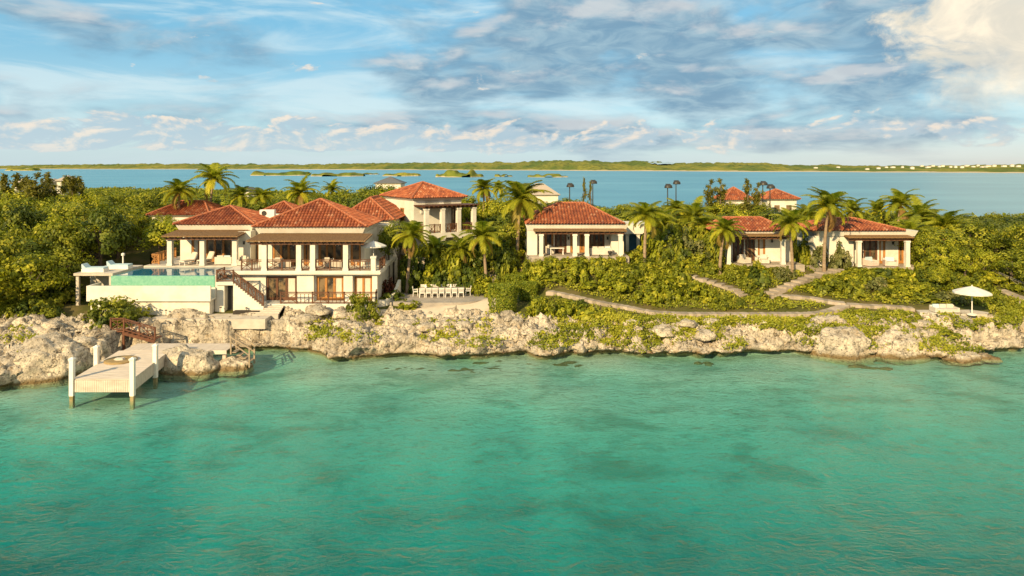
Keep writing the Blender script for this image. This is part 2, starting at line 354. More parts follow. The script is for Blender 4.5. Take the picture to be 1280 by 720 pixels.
# ------------------------------------------------------------------ object helpers
W = {}                                     # world matrix of each thing, for parts drawn in world coordinates
class MB:
    def __init__(s): s.v = []; s.f = []; s.r = []
    def face_rnd(s, n, r=None): s.r += [random.random() if r is None else r] * n
    def add(s, vs, fs, r=None):
        o = len(s.v); s.v += [tuple(q) for q in vs]; s.f += [tuple(o + i for i in q) for q in fs]; s.face_rnd(len(fs), random.random() if r is None else r)
    def hexa(s, p):                        # eight corners: bottom four, top four, both counter-clockwise
        s.add(p, [(3, 2, 1, 0), (4, 5, 6, 7), (0, 1, 5, 4), (1, 2, 6, 5), (2, 3, 7, 6), (3, 0, 4, 7)])
    def box(s, x0, x1, y0, y1, z0, z1):
        x0, x1 = min(x0, x1), max(x0, x1); y0, y1 = min(y0, y1), max(y0, y1); z0, z1 = min(z0, z1), max(z0, z1)
        s.hexa([(x0, y0, z0), (x1, y0, z0), (x1, y1, z0), (x0, y1, z0), (x0, y0, z1), (x1, y0, z1), (x1, y1, z1), (x0, y1, z1)]); return s
    def taper(s, x0, x1, y0, y1, z0, z1, g):   # box whose top is larger by g on every side
        s.hexa([(x0, y0, z0), (x1, y0, z0), (x1, y1, z0), (x0, y1, z0), (x0 - g, y0 - g, z1), (x1 + g, y0 - g, z1), (x1 + g, y1 + g, z1), (x0 - g, y1 + g, z1)]); return s
    def bar(s, a, b, w, h=None):           # square bar from a to b
        a = Vector(a); b = Vector(b); d = (b - a).normalized(); h = h or w
        u = d.cross(Vector((0, 0, 1)))
        u = u.normalized() if u.length > 1e-4 else Vector((1, 0, 0)); n = u.cross(d).normalized()
        q = lambda c, i, j: c + u * (i * w / 2) + n * (j * h / 2)
        s.hexa([q(a, -1, -1), q(a, 1, -1), q(a, 1, 1), q(a, -1, 1), q(b, -1, -1), q(b, 1, -1), q(b, 1, 1), q(b, -1, 1)]); return s
    def tube(s, pts, rad, n=8, cap=True):
        pts = [Vector(p) for p in pts]; vs = []; fs = []
        for i, p in enumerate(pts):
            d = (pts[min(i + 1, len(pts) - 1)] - pts[max(i - 1, 0)]).normalized()
            u = d.cross(Vector((0, 1, 0.01))).normalized(); w = u.cross(d)
            r = rad[i] if isinstance(rad, (list, tuple)) else rad
            vs += [p + (u * math.cos(a) + w * math.sin(a)) * r for a in [2 * math.pi * k / n for k in range(n)]]
        for i in range(len(pts) - 1):
            fs += [(i * n + k, i * n + (k + 1) % n, (i + 1) * n + (k + 1) % n, (i + 1) * n + k) for k in range(n)]
        if cap: fs += [tuple(range(n))[::-1], tuple(range((len(pts) - 1) * n, len(pts) * n))]
        s.add(vs, fs); return s
    def lathe(s, c, prof, n=16):           # prof = [(radius, z)]
        vs = []; fs = []
        for r, z in prof: vs += [(c[0] + r * math.cos(2 * math.pi * k / n), c[1] + r * math.sin(2 * math.pi * k / n), c[2] + z) for k in range(n)]
        for i in range(len(prof) - 1):
            fs += [(i * n + k, i * n + (k + 1) % n, (i + 1) * n + (k + 1) % n, (i + 1) * n + k) for k in range(n)]
        s.add(vs, fs); return s
    def mesh(s, name, inv=None, smooth=False):
        me = bpy.data.meshes.new(name)
        vs = s.v if inv is None else [tuple(inv @ Vector(p)) for p in s.v]
        me.from_pydata(vs, [], s.f)
        a = me.attributes.new('rnd', 'FLOAT', 'FACE'); a.data.foreach_set('value', np.array(s.r, dtype=np.float32))
        if smooth: me.polygons.foreach_set('use_smooth', [True] * len(me.polygons))
        me.update(); return me
def np_mesh(name, verts, faces, rnd=None, smooth=False):
    me = bpy.data.meshes.new(name); verts = np.asarray(verts, np.float32); faces = np.asarray(faces, np.int32); k = faces.shape[1]
    me.vertices.add(len(verts)); me.vertices.foreach_set('co', verts.ravel())
    me.loops.add(faces.size); me.loops.foreach_set('vertex_index', faces.ravel())
    me.polygons.add(len(faces)); me.polygons.foreach_set('loop_start', np.arange(0, faces.size, k, dtype=np.int32))
    if rnd is not None:
        a = me.attributes.new('rnd', 'FLOAT', 'FACE'); a.data.foreach_set('value', np.asarray(rnd, np.float32))
    if smooth: me.polygons.foreach_set('use_smooth', np.ones(len(faces), bool))
    me.update(calc_edges=True); return me
def link(name, me, mat=None, parent=None):
    o = bpy.data.objects.new(name, me); COL.objects.link(o)
    if mat is not None and not me.materials: me.materials.append(mat)
    if parent is not None: o.parent = parent
    return o
def tag(o, label=None, cat=None, group=None, kind=None):
    if label: o['label'] = label
    if cat: o['category'] = cat
    if group: o['group'] = group
    if kind: o['kind'] = kind
    return o
def thing(name, label, cat, loc=(0, 0, 0), rz=0, group=None):
    o = bpy.data.objects.new(name, None); COL.objects.link(o); o.location = loc; o.rotation_euler = (0, 0, rz)
    o.empty_display_size = .2
    W[o.name] = Matrix.Translation(loc) @ Matrix.Rotation(rz, 4, 'Z')
    return tag(o, label, cat, group)
def part(name, mb, mat, parent, world=True, smooth=False):
    top = parent
    while top.parent: top = top.parent
    inv = W[top.name].inverted() if world else None
    return link(name, mb.mesh(name, inv, smooth), mat, parent)
def structure(name, me, mat): return tag(link(name, me, mat), kind='structure')
def dup(root, loc=None, rz=None, scale=None, label=None, group=None):
    r = root.copy(); COL.objects.link(r)
    if loc is not None: r.location = loc
    if rz is not None: r.rotation_euler = (0, 0, rz)
    if scale is not None: r.scale = scale if isinstance(scale, (tuple, list)) else (scale,) * 3
    if label: r['label'] = label
    if group: r['group'] = group
    for ch in root.children:
        c = ch.copy(); COL.objects.link(c); c.parent = r
        for g in ch.children:
            d = g.copy(); COL.objects.link(d); d.parent = c
    return r

# ------------------------------------------------------------------ lie of the land, measured from the photograph
def XP(px, Y): return (px - 640.0) * Y / FPX
def ZP(py, Y): return HC - (py - HOR) * Y / FPX
def PX(x, y): return 640 + FPX * x / y
def PY(y, z): return HOR + FPX * (HC - z) / y
_cx = np.array([-140, -75, -60, -45, -37.2, -34.2, -32.4, -29.5, -26.6, -22.2, -17.4, -14.6, -8.1, -2.7, 4, 10.9, 17.9, 22.8, 26, 30.8, 37.2, 41.2, 45, 55, 75, 140.])
_cy = np.array([48, 50, 48, 50.5, 52.6, 55, 60.6, 61.4, 62.0, 62.3, 61.3, 59.8, 60.8, 61, 61, 61.3, 61.8, 62.3, 61.8, 60.3, 59.8, 61.8, 63.2, 66, 62, 66.])
def coast(X):
    X = np.asarray(X, float)
    return np.interp(X, _cx, _cy) + .95 * vn(np.stack([X * .35, X * 0 + 3.3, X * 0], -1), 5) + .5 * vn(np.stack([X * 1.0, X * 0 + 1.3, X * 0], -1), 6)
_gx = np.array([-400, -46, -38, -35, -13, -10, 0, 4, 26, 46, 400.])
_gy = np.array([50, 54, 58, 61, 64, 66, 68, 70, 73, 76, 80, 86, 100, 130.])
_gz = np.array([
    [.4, 1.2, 2.0, 2.5, 3.0, 3.4, 3.8, 4.2, 4.7, 5.2, 5.8, 6.0, 6.0, 6.0],
    [.4, 1.2, 2.0, 2.4, 2.8, 3.0, 3.3, 3.7, 4.3, 4.9, 5.5, 6.0, 6.2, 6.2],
    [.3, 1.2, 2.0, 2.3, 2.65, 3.2, 2.9, 3.1, 3.6, 4.4, 5.2, 6.0, 6.2, 6.2],
    [.3, 1.0, 1.7, 2.15, 2.45, 3.1, 2.9, 2.9, 2.9, 2.9, 2.9, 5.0, 6.2, 6.2],
    [.3, .3, .5, .9, 1.7, 2.1, 2.6, 2.9, 2.9, 2.9, 2.9, 5.0, 6.2, 6.2],
    [.3, .3, .5, .9, 1.7, 2.1, 2.5, 2.9, 2.95, 4.0, 4.8, 5.4, 6.4, 6.6],
    [.3, .3, .5, .9, 1.8, 2.2, 2.6, 2.9, 3.0, 4.9, 6.0, 6.2, 6.4, 6.6],
    [.3, .3, .5, .9, 1.9, 2.4, 3.1, 4.0, 5.4, 6.4, 6.4, 6.4, 6.4, 6.4],
    [.3, .3, .5, 1.0, 2.1, 2.7, 3.2, 3.8, 4.7, 5.4, 5.5, 5.8, 6.2, 6.2],
    [.3, .3, .5, .9, 1.9, 2.6, 3.2, 3.7, 4.5, 5.2, 5.5, 5.8, 6.0, 6.0],
    [.3, .3, .5, .9, 1.9, 2.6, 3.2, 3.7, 4.5, 5.2, 5.5, 5.8, 6.0, 6.0]])
def back_shore(X): return np.interp(X, [-400, -120, -60, -20, 20, 50, 90, 400], [420, 340, 300, 215, 168, 150, 158, 190])
def G(X, Y):
    X = np.asarray(X, float); Y = np.asarray(Y, float); X, Y = np.broadcast_arrays(X, Y)
    xi = np.clip(np.searchsorted(_gx, X) - 1, 0, len(_gx) - 2); yi = np.clip(np.searchsorted(_gy, Y) - 1, 0, len(_gy) - 2)
    fx = np.clip((X - _gx[xi]) / (_gx[xi + 1] - _gx[xi]), 0, 1); fy = np.clip((Y - _gy[yi]) / (_gy[yi + 1] - _gy[yi]), 0, 1)
    z = (_gz[xi, yi] * (1 - fx) + _gz[xi + 1, yi] * fx) * (1 - fy) + (_gz[xi, yi + 1] * (1 - fx) + _gz[xi + 1, yi + 1] * fx) * fy
    b = back_shore(X); t = np.clip((b - Y) / (b * .22), -1, 1)
    z = np.where(Y > 100, np.where(t > 0, z * np.clip(t, 0, 1) ** .7, t * 4), z)
    return z
def ground_z(X, Y):                       # the ground sheet: garden, and the sea floor in front of the coast
    c = coast(X); d = np.asarray(Y, float) - c
    sea = np.maximum(-.55 + d * .085, -3.6) + .25 * vn(np.stack([np.asarray(X) * .25, np.asarray(Y) * .25, np.asarray(X) * 0], -1), 11)
    g = G(X, Y) - np.where(d < 5.5, .75, 0.) * np.clip((5.5 - d) / 1.0, 0, 1)
    return np.where(d < .8, np.minimum(sea, -.3), np.where(d < 2.2, -.3 + (g + .3) * np.clip((d - .8) / 1.4, 0, 1), g))
def gp(px, py, lift=0.0):                 # point of the garden seen at a pixel of the photograph
    lo = None
    for Y in np.arange(46, 320, .1):
        X = XP(px, Y); z = ZP(py, Y)
        if z <= float(G(X, Y)) + lift: return Vector((X, Y, float(G(X, Y))))
    return Vector((XP(px, 200), 200, 5))
def g1(x, y): return float(G(x, y))

# ------------------------------------------------------------------ ground, sea, rocky shore, far land
def yback(X): return np.interp(X, [-140, -44, -37, -32, -21.4, -20.6, -11, -1, 2, 12, 26, 30, 46, 60], [62, 63, 64, 63.4, 63.2, 66.5, 67.2, 67, 65.0, 64.2, 64.2, 64.6, 65.5, 68])
_gz0 = ground_z
def ground_z(X, Y):
    X = np.asarray(X, float); Y = np.asarray(Y, float); X, Y = np.broadcast_arrays(X, Y)
    c = coast(X); d = Y - c
    sea = np.interp(-d, [-2, 0, 5, 11, 18, 26, 34, 60], [-.3, -.36, -.52, -.85, -1.55, -2.9, -4.5, -5.4]); bar = np.exp(-((X + 28) / 5.5) ** 2 - ((Y - 50) / 5.0) ** 2); sea = sea * (1 - bar) - .42 * bar + (1 - .8 * bar) * .16 * vn(np.stack([X * .25, Y * .25, X * 0], -1), 11)
    g = G(X, Y) - .9 * np.clip((yback(X) - .7 - Y) / .8, 0, 1)
    return np.where(d < .8, np.minimum(sea, -.3), np.where(d < 2.2, -.3 + (g + .3) * np.clip((d - .8) / 1.4, 0, 1), g))
def grid(name, xs, ys, zf, mat, smooth=True):
    X, Y = np.meshgrid(xs, ys); Z = zf(X, Y); n, m = X.shape
    v = np.stack([X, Y, Z], -1).reshape(-1, 3)
    i = np.arange(n * m).reshape(n, m)
    f = np.stack([i[:-1, :-1], i[:-1, 1:], i[1:, 1:], i[1:, :-1]], -1).reshape(-1, 4)
    return structure(name, np_mesh(name, v, f, None, smooth), mat)
gxs = np.concatenate([[-9000, -4000, -2000, -1000, -500], np.arange(-300, -75, 8), np.arange(-75, 75, .6), np.arange(75, 300, 8), [300, 500, 1000, 2000, 4000, 9000]])
gys = np.concatenate([[-300, -150, -60], np.arange(-20, 50, 2), np.arange(50, 88, .5), np.arange(88, 440, 4), [440, 700, 1500, 4000, 12000]])
grid('ground', gxs, gys, ground_z, GROUND)

b = MB(); b.box(-170, 170, -120, 72, -7, 0); structure('sea', b.mesh('sea'), SEA)
b = MB(); b.add([(-9000, 108, .0), (9000, 108, .0), (9000, 11000, .0), (-9000, 11000, .0)], [(0, 1, 2, 3)]); structure('bay', b.mesh('bay'), BAY)

def make_shore():
    us = np.arange(-75, 76, .14)
    yc = coast(us); yb = yback(us); L = np.maximum(yb - yc, 2.4)
    notch = .03 + .45 * np.clip(vn(np.stack([us * .22, us * 0, us * 0], -1), 21) + .1, 0, 1.0)
    face = 1.0 + .38 * vn(np.stack([us * .18, us * 0 + 9, us * 0], -1), 22)         # height of the bluff
    cove = np.interp(us, [-34.2, -33.2, -19, -17.3], [0, 1, 1, 0])
    face = face * (1 - .55 * cove); notch = notch * (1 - .8 * cove)
    pts = []
    def row(d, z, k): pts.append((d + us * 0, z + us * 0, k))
    row(.9 + notch, -1.1, 0); row(.6 + notch, -.35, .2); row(.35 + notch, -.05, .3); row(.25 + notch * .7, .10, .4)
    row(.0 - .05, .16, .6); row(-.18, .24, .9)
    for t in np.linspace(.12, 1, 9): row(-.22 + .75 * t ** 1.6, .24 + (1.12 * face - .21) * t, 1)
    top0 = .5; zt = 1.12 * face + .03
    for t in np.linspace(.035, 1, 44):
        d = top0 + (L - top0) * t
        z = G(us, yc + d) + .12
        z = np.maximum(z, zt + (t * .4)) if t < .6 else np.maximum(z, 0)
        k = 1.0 if t < .9 else (1 - t) / .1
        z = z - (.45 * max(0, (t - .93) / .07))
        row(d, z, max(k, .25)); 
    D = np.array([p[0] for p in pts]); Z = np.array([p[1] for p in pts]); K = np.array([p[2] for p in pts])[:, None]
    X = np.broadcast_to(us, D.shape); Y = yc + D
    P = np.stack([X, Y, Z], -1)
    q = P * np.array([.42, .55, .8])
    r1 = fbm(q, 5, 31, .55, True); r2 = fbm(P * 1.15 + 40, 4, 37, .55); r3 = fbm(P * np.array([2.6, 2.6, 3.4]), 3, 41, .6, True)
    n = np.arange(len(pts))
    isface = np.clip((16 - n) / 5.0, 0, 1)[:, None]
    cr = np.clip(1 - np.abs(vn(P * np.array([.75, .9, 1.0]) + 3 * vn(P * .4, 61)[..., None] * .4, 62)) * 5, 0, 1) + .7 * np.clip(1 - np.abs(vn(P * np.array([1.7, 1.9, 2.0]) + 31, 63)) * 4, 0, 1)
    dz = K * ((.50 * r1 + .22 * r2) * (1 - isface * .7) + .20 * r3 - .38 * cr * (1 - isface * .5))
    dy = K * (-.60 * r1 - .30 * r2 - .22 * r3 + .30 * cr) * (isface * .9 + .1)
    dx = K * .22 * fbm(P * .9 + 7, 3, 44)
    # ledges: the rock breaks along level beds
    warp = np.stack([fbm(P * .8 + 5, 3, 71), fbm(P * .8 + 25, 3, 72), fbm(P * .8 + 45, 3, 73)], -1)
    a1, b1, _ = worley(P * np.array([.62, .75, 1.1]) + warp * .55, 81); a2, b2, _ = worley(P * np.array([1.5, 1.7, 2.4]) + warp * .7, 86)
    top_ = 1 - isface * .75
    dz = dz + K * (.27 * a1 + .15 * a2) * top_; dy = dy + K * (.34 * b1 + .16 * b2) * (isface * .8 + .12)
    P2 = P + np.stack([dx, dy, dz], -1)
    bed = .46; zq = P2[..., 2] / bed; fr = zq - np.floor(zq); st = (np.floor(zq) + np.clip((fr - .3) / .4, 0, 1)) * bed
    mixk = .85 * np.clip(vn(P * .3 + 3, 55) + .6, 0, 1) * K * (n > 5)[:, None]
    P2[..., 2] = P2[..., 2] * (1 - mixk) + st * mixk
    a, c = D.shape; i = np.arange(a * c).reshape(a, c)
    f = np.stack([i[:-1, :-1], i[:-1, 1:], i[1:, 1:], i[1:, :-1]], -1).reshape(-1, 4)
    structure('rocky_shore', np_mesh('rocky_shore', P2.reshape(-1, 3), f, None, False), ROCK)
    return P2
SHORE = make_shore()
def shore_z(x, y):                        # highest rock surface near a point
    j = np.argmin(np.abs(SHORE[6, :, 0] - x)); col = SHORE[6:, j]
    k = np.argmin(np.abs(col[:, 1] - y)); return max(float(col[k, 2]), g1(x, y) - .3)

import bmesh
def rock_mesh(name, rx, ry, rz, seed, sub=5, amp=.28, flat=.25, box=.5):
    bm = bmesh.new(); bmesh.ops.create_icosphere(bm, subdivisions=sub, radius=1.0)
    v = np.array([q.co[:] for q in bm.verts]); f = np.array([[q.index for q in g.verts] for g in bm.faces]); bm.free()
    sg = np.sign(v) * np.abs(v) ** (1 - box * .5); sg /= np.maximum(np.linalg.norm(sg, axis=1, keepdims=True), 1e-6) ** .5
    s = np.array([rx, ry, rz]); big = max(rx, ry)
    p = sg * s
    o = seed * 13.7
    d = amp * (fbm(p * (1.1 / big) + o, 4, seed, .55) * 1.0 + .55 * fbm(p * (2.4 / big) + o, 4, seed + 5, .55, True)) + .10 * fbm(p * 2.2 + o, 3, seed + 9, .6, True) / max(big, .5)
    aw, bw, _ = worley(p * (1.7 / big) + o + .35 * fbm(p * (1.5 / big) + o, 3, seed + 2)[:, None], seed + 20); d = d + amp * .42 * aw
    p = p * (1 + d[:, None])
    z = p[:, 2]; bed = .42 * rz; fr = z / bed - np.floor(z / bed); st = (np.floor(z / bed) + np.clip((fr - .3) / .4, 0, 1)) * bed
    p[:, 2] = z * .75 + st * .25
    p[:, 2] = np.where(p[:, 2] < 0, p[:, 2] * flat, p[:, 2])
    return np_mesh(name, p, f, None, False)
def boulder(x, y, z, rx, ry, rz, seed, label, rot=0., amp=.28, name='boulder'):
    o = link(name, rock_mesh(name, rx, ry, rz, seed, 5, amp), ROCK); o.location = (x, y, z); o.rotation_euler = (0, 0, rot)
    return tag(o, label, 'boulder', 'boulders along the waterline')
boulder(-35.9, 55.3, -.25, 3.0, 2.3, 2.75, 3, 'huge cream boulder at the water left of the white dock', .15, .22)
boulder(-40.6, 54.2, -.3, 2.2, 1.8, 2.0, 4, 'cream boulder at the left edge, half hidden by the huge boulder', .3)
boulder(-33.6, 57.3, -.3, 1.4, 1.5, 2.3, 9, 'cracked grey boulder between huge boulder and dock deck', .4)
boulder(-25.6, 56.3, -.35, 2.35, 1.3, 2.2, 14, 'smooth rounded grey boulder with mossy foot right of the dock', -.1, .16)
boulder(-22.1, 57.1, -.3, 1.55, 1.0, 1.05, 6, 'low dark flat rock under the gangway hand rail', 0, .22)
boulder(27.9, 61.2, -.45, 2.75, 1.5, 2.45, 7, 'pitted wedge-shaped cream boulder in water, left of a split pair', -.25, .2)
boulder(33.2, 61.2, -.4, 2.3, 1.5, 2.0, 8, 'broken cream boulder in water, right of a split pair', .15, .25)
boulder(37.2, 59.7, -.2, 1.5, 1.0, .75, 10, 'low jagged rock slab awash below the beach umbrella', .3, .35)
boulder(39.3, 60.2, -.2, 1.1, .7, .5, 12, 'smallest low rock awash at the right end of the shore', -.2, .35)
boulder(-38.6, 60.3, 1.2, 2.3, 1.6, 1.45, 15, 'weathered cream rock behind the huge boulder on the left slope', .5)
boulder(-35.2, 61.8, 1.5, 1.7, 1.3, 1.2, 16, 'flat topped cream rock below the round dark shrub', .2)
boulder(-41.8, 61.0, 1.4, 2.0, 1.6, 1.6, 17, 'orange stained rock at the far left below the trees', .1)
boulder(-28.9, 64.3, 2.1, 1.7, .8, .95, 18, 'pale rock against the foot of the pool wall', 0)
# loose stones of the shelf: six shapes, many copies
stones = [rock_mesh('stone', 1, .8, .62, 60 + k, 3, .33) for k in range(6)]
for k in range(95):
    x = random.uniform(-46, 46); yc = float(coast(x)); yb = float(yback(x))
    y = yc + 1.0 + (yb - yc - 1.6) * random.random()
    if -34 < x < -20.5: continue
    o = link('stone', stones[k % 6], ROCK); s = random.choice([.3, .4, .5, .6, .8, 1.0]) * random.uniform(.8, 1.15)
    o.location = (x, y, shore_z(x, y) - .12 * s); o.scale = (s, s, s * random.uniform(.7, 1.1)); o.rotation_euler = (0, 0, random.uniform(0, 6.3))
    tag(o, 'loose pale limestone lump lying on the rocky shore shelf', 'rock', 'loose stones on the shore shelf')
# weed-covered stones under the shallow water, middle of the coast
WEED = pmat('weedy stone', (.19, .135, .05), (.12, .085, .03), .9, 2, .5, 8)
for px, py, s in [(500, 459, 1.3), (528, 458, 1.7), (553, 460, 1.6), (592, 459, 1.5), (622, 457, 2.0), (645, 452, 1.6), (695, 453, 2.1), (610, 449, 1.6), (585, 463, 1.2), (878, 452, 1.0), (1090, 456, 1.4), (1225, 446, 1.2)]:
  for _ in range(5):
    Y = (HC + .25) * FPX / (py - HOR); o = link('sunken_rock', stones[random.randrange(6)].copy(), None); o.data.materials.clear(); o.data.materials.append(WEED)
    q = s * random.uniform(.12, .42); o.location = (XP(px, Y) + random.uniform(-.9, .9) * s, Y + random.uniform(-.35, .35) * s, -.56 - random.uniform(0, .1)); o.scale = (q * 1.2, q * .7, .34); o.rotation_euler = (0, 0, random.uniform(-.5, .5))
    tag(o, 'brown weed covered rock lying under the shallow water', 'rock', 'weedy rocks under the shallow water')

# ------------------------------------------------------------------ land across the bay
def make_hills():
    pxs = np.arange(-900, 2200, 2.0)
    top = np.interp(pxs, [-900, 0, 60, 140, 200, 300, 400, 480, 540, 600, 640, 700, 740, 775, 800, 840, 900, 960, 1000, 1100, 1180, 1230, 1280, 2200],
                    [206, 207.5, 206, 205.3, 205, 205.5, 205.3, 204.6, 203.8, 203.6, 203, 201.2, 201.3, 203, 201.6, 203.8, 203.6, 205, 206, 207.5, 207.6, 206.4, 205.5, 206])
    wl = np.interp(pxs, [-900, 0, 300, 480, 700, 900, 1280, 2200], [211.2, 211.2, 211.8, 212.4, 213.2, 214.5, 216.2, 217])
    Ys = HC * FPX / (wl - HOR) + 60 * vn(np.stack([pxs * .02, pxs * 0, pxs * 0], -1), 3)
    depth = np.interp(pxs, [-900, 0, 900, 1280, 2200], [700, 700, 500, 380, 400])
    rows = []
    for t in [0, .02, .06, .12, .25, .4, .55, .7, .85, 1.0, 1.2, 1.8]:
        Y = Ys + depth * t
        H = HC + (HOR - top) * (Ys + depth) / FPX
        z = H * (1 - (1 - min(t, 1)) ** 2.2) if t <= 1 else H * (1.8 - t) / .8 * .9
        if t == 0: z = H * 0 - 1.0
        if t == .02: z = H * 0 + 1.4
        X = (pxs - 640) * Y / FPX
        q = np.stack([X * .02, Y * .02, X * 0 + t], -1)
        z = z + (4.2 * vn(q, 8) + 3.0 * vn(q * 3.1, 9) + 1.6 * vn(q * 9, 10)) * (0 if t < .05 else min(1, t * 3) * np.clip(H / 25, .35, 1))
        rows.append(np.stack([X, Y, z], -1))
    P = np.array(rows); a, c = P.shape[:2]; i = np.arange(a * c).reshape(a, c)
    f = np.stack([i[:-1, :-1], i[:-1, 1:], i[1:, 1:], i[1:, :-1]], -1).reshape(-1, 4)
    structure('hills', np_mesh('hills', P.reshape(-1, 3), f, None, True), HILLS)
    return pxs, P
HPX, HP = make_hills()
# small islets in the bay
def islet(px0, px1, py, pytop, seed):
    Y = HC * FPX / (py - HOR); x0, x1 = XP(px0, Y), XP(px1, Y); w = (x1 - x0) / 2; h = (py - pytop) * Y / FPX * 1.25; dp = max(w * .5, 30)
    us = np.linspace(-1, 1, 90); vs = np.linspace(-1, 1, 26); U, V = np.meshgrid(us, vs)
    X = (x0 + x1) / 2 + U * w; YY = Y + dp + V * dp
    prof = np.clip(1 - U ** 2 - V ** 2 + .35 * vn(np.stack([U * 3, V * 2, U * 0], -1), seed), -.2, 1)
    Z = h * np.where(prof > 0, np.clip(prof * 2.4, 0, 1) ** .55, prof) * (.75 + .35 * vn(np.stack([U * 4, V * 0, U * 0], -1), seed + 1)) + (prof > .1) * (1.0 * vn(np.stack([X * .08, YY * .08, X * 0], -1), seed + 2))
    Z = np.where(prof < .02, -.8, Z)
    a, c = X.shape; i = np.arange(a * c).reshape(a, c)
    f = np.stack([i[:-1, :-1], i[:-1, 1:], i[1:, 1:], i[1:, :-1]], -1).reshape(-1, 4)
    f = f[(Z.reshape(-1)[f] > -.79).any(1)]
    structure('islet', np_mesh('islet', np.stack([X, YY, Z], -1).reshape(-1, 3), f, None, False), ISLE)
for k, a in enumerate([(302, 380, 219.5, 215.3), (384, 450, 220.5, 217), (475, 522, 220.3, 216.8), (543, 604, 221.5, 214.8), (616, 642, 221, 218.8), (660, 712, 221.7, 218.6), (0, 40, 213.5, 210.8), (440, 470, 218.2, 217)]):
    islet(*a, 70 + k)
# the pale lagoon among the hills
INLET = pmat('pale lagoon', (.42, .56, .58), (.5, .6, .6), .2, .01, 0)
def lagoon():
    Y0, Y1 = HP[3, 0, 1], 0
    sel = (HPX > 808) & (HPX < 850); pts = []
    xs = HPX[sel]; lo = []; hi = []
    for x in xs:
        j = int((x - HPX[0]) / 2); t = (x - 808) / 42.0
        p0, p1 = HP[5, j], HP[8, j]; k = math.sin(math.pi * min(1, t * 1.05 + .02))
        mid = p0 + (p1 - p0) * .45; ext = (p1 - p0) * .38 * max(k, .05)
        lo.append(mid - ext + np.array([0, 0, 3.5])); hi.append(mid + ext + np.array([0, 0, 3.5]))
    n = len(lo); f = np.array([[i, i + 1, n + i + 1, n + i] for i in range(n - 1)])
    structure('lagoon', np_mesh('lagoon', lo + hi, f, None, False), INLET)
lagoon()

# ------------------------------------------------------------------ building parts
PROT = []                                  # what greenery must not stand in front of: px0, py0, px1, py1, depth
FOOT = []                                  # footprints kept free of greenery: x0, x1, y0, y1
def protect(a, b, c, d, Y): PROT.append((a, b, c, d, Y))
def foot(x0, x1, y0, y1): FOOT.append((min(x0, x1), max(x0, x1), y0, y1))

def hip_roof(parent, x0, x1, y0, y1, z, rise, ridge=0.0, along='x', world=True, mat=None, tiles=True, name='roof', w=.33):
    """hipped roof of barrel tiles; returns the roof object"""
    cx, cy = (x0 + x1) / 2, (y0 + y1) / 2
    r = ridge / 2
    T = [Vector((cx - r, cy, z + rise)), Vector((cx + r, cy, z + rise))] if along == 'x' else [Vector((cx, cy - r, z + rise)), Vector((cx, cy + r, z + rise))]
    c = [Vector((x0, y0, z)), Vector((x1, y0, z)), Vector((x1, y1, z)), Vector((x0, y1, z))]
    tops = [(T[0], T[1]), (T[1], T[1]), (T[1], T[0]), (T[0], T[0])] if along == 'x' else [(T[0], T[0]), (T[0], T[1]), (T[1], T[1]), (T[1], T[0])]
    mb = MB(); cap = MB()
    for k in range(4):
        A, B = c[k], c[(k + 1) % 4]; TA, TB = tops[k]
        L = (B - A).length; ex = (B - A) / L
        uA = (TA - A).dot(ex); uB = (TB - A).dot(ex)
        es = (TA - A) - ex * uA; Sl = es.length; es = es / Sl; en = ex.cross(es)
        mb.add([A, B, TB, TA] if uB - uA > .01 else [A, B, TA], [(0, 1, 2, 3)] if uB - uA > .01 else [(0, 1, 2)], .2)
        if tiles:
            n = max(3, round(L / w)); wi = L / n
            def smax(u):
                if u < uA: return Sl * u / max(uA, 1e-6)
                if u > uB: return Sl * (L - u) / max(L - uB, 1e-6)
                return Sl
            for i in range(n):
                us = [i * wi + wi * (.06 + .88 * q / 4) for q in range(5)]; hs = [.0, .095, .14, .095, .0]
                ms = [max(smax(u), 0.0) for u in us]; top = max(ms); s = -.10; jit = random.uniform(-.02, .02)
                while s < top - .02:
                    e = min(s + .44, top); vs = []
                    for u, h, m in zip(us, hs, ms): vs.append(A + ex * u + es * min(s, m) + en * (h + .035 + jit * .3))
                    for u, h, m in zip(us, hs, ms): vs.append(A + ex * u + es * min(e, m) + en * (h + .0))
                    mb.add(vs, [(q, q + 1, q + 6, q + 5) for q in range(4)])
                    s = e
        P0 = A + Vector((0, 0, .08)); P1 = TA + Vector((0, 0, .08)); m = max(6, int((P1 - P0).length / .4))
        if tiles:
            for q in range(m):
                a = P0.lerp(P1, q / m); b_ = P0.lerp(P1, (q + 1) / m); cap.tube([a, b_], [.135, .115], 7)
    if tiles and ridge > .05:
        m = int(ridge / .4) + 1
        for q in range(m): cap.tube([T[0].lerp(T[1], q / m) + Vector((0, 0, .08)), T[0].lerp(T[1], (q + 1) / m) + Vector((0, 0, .08))], [.135, .115], 7)
    o = part(name, mb, mat or TILE, parent, world)
    if tiles: part('ridge_cap', cap, CAP, o, world)
    return o

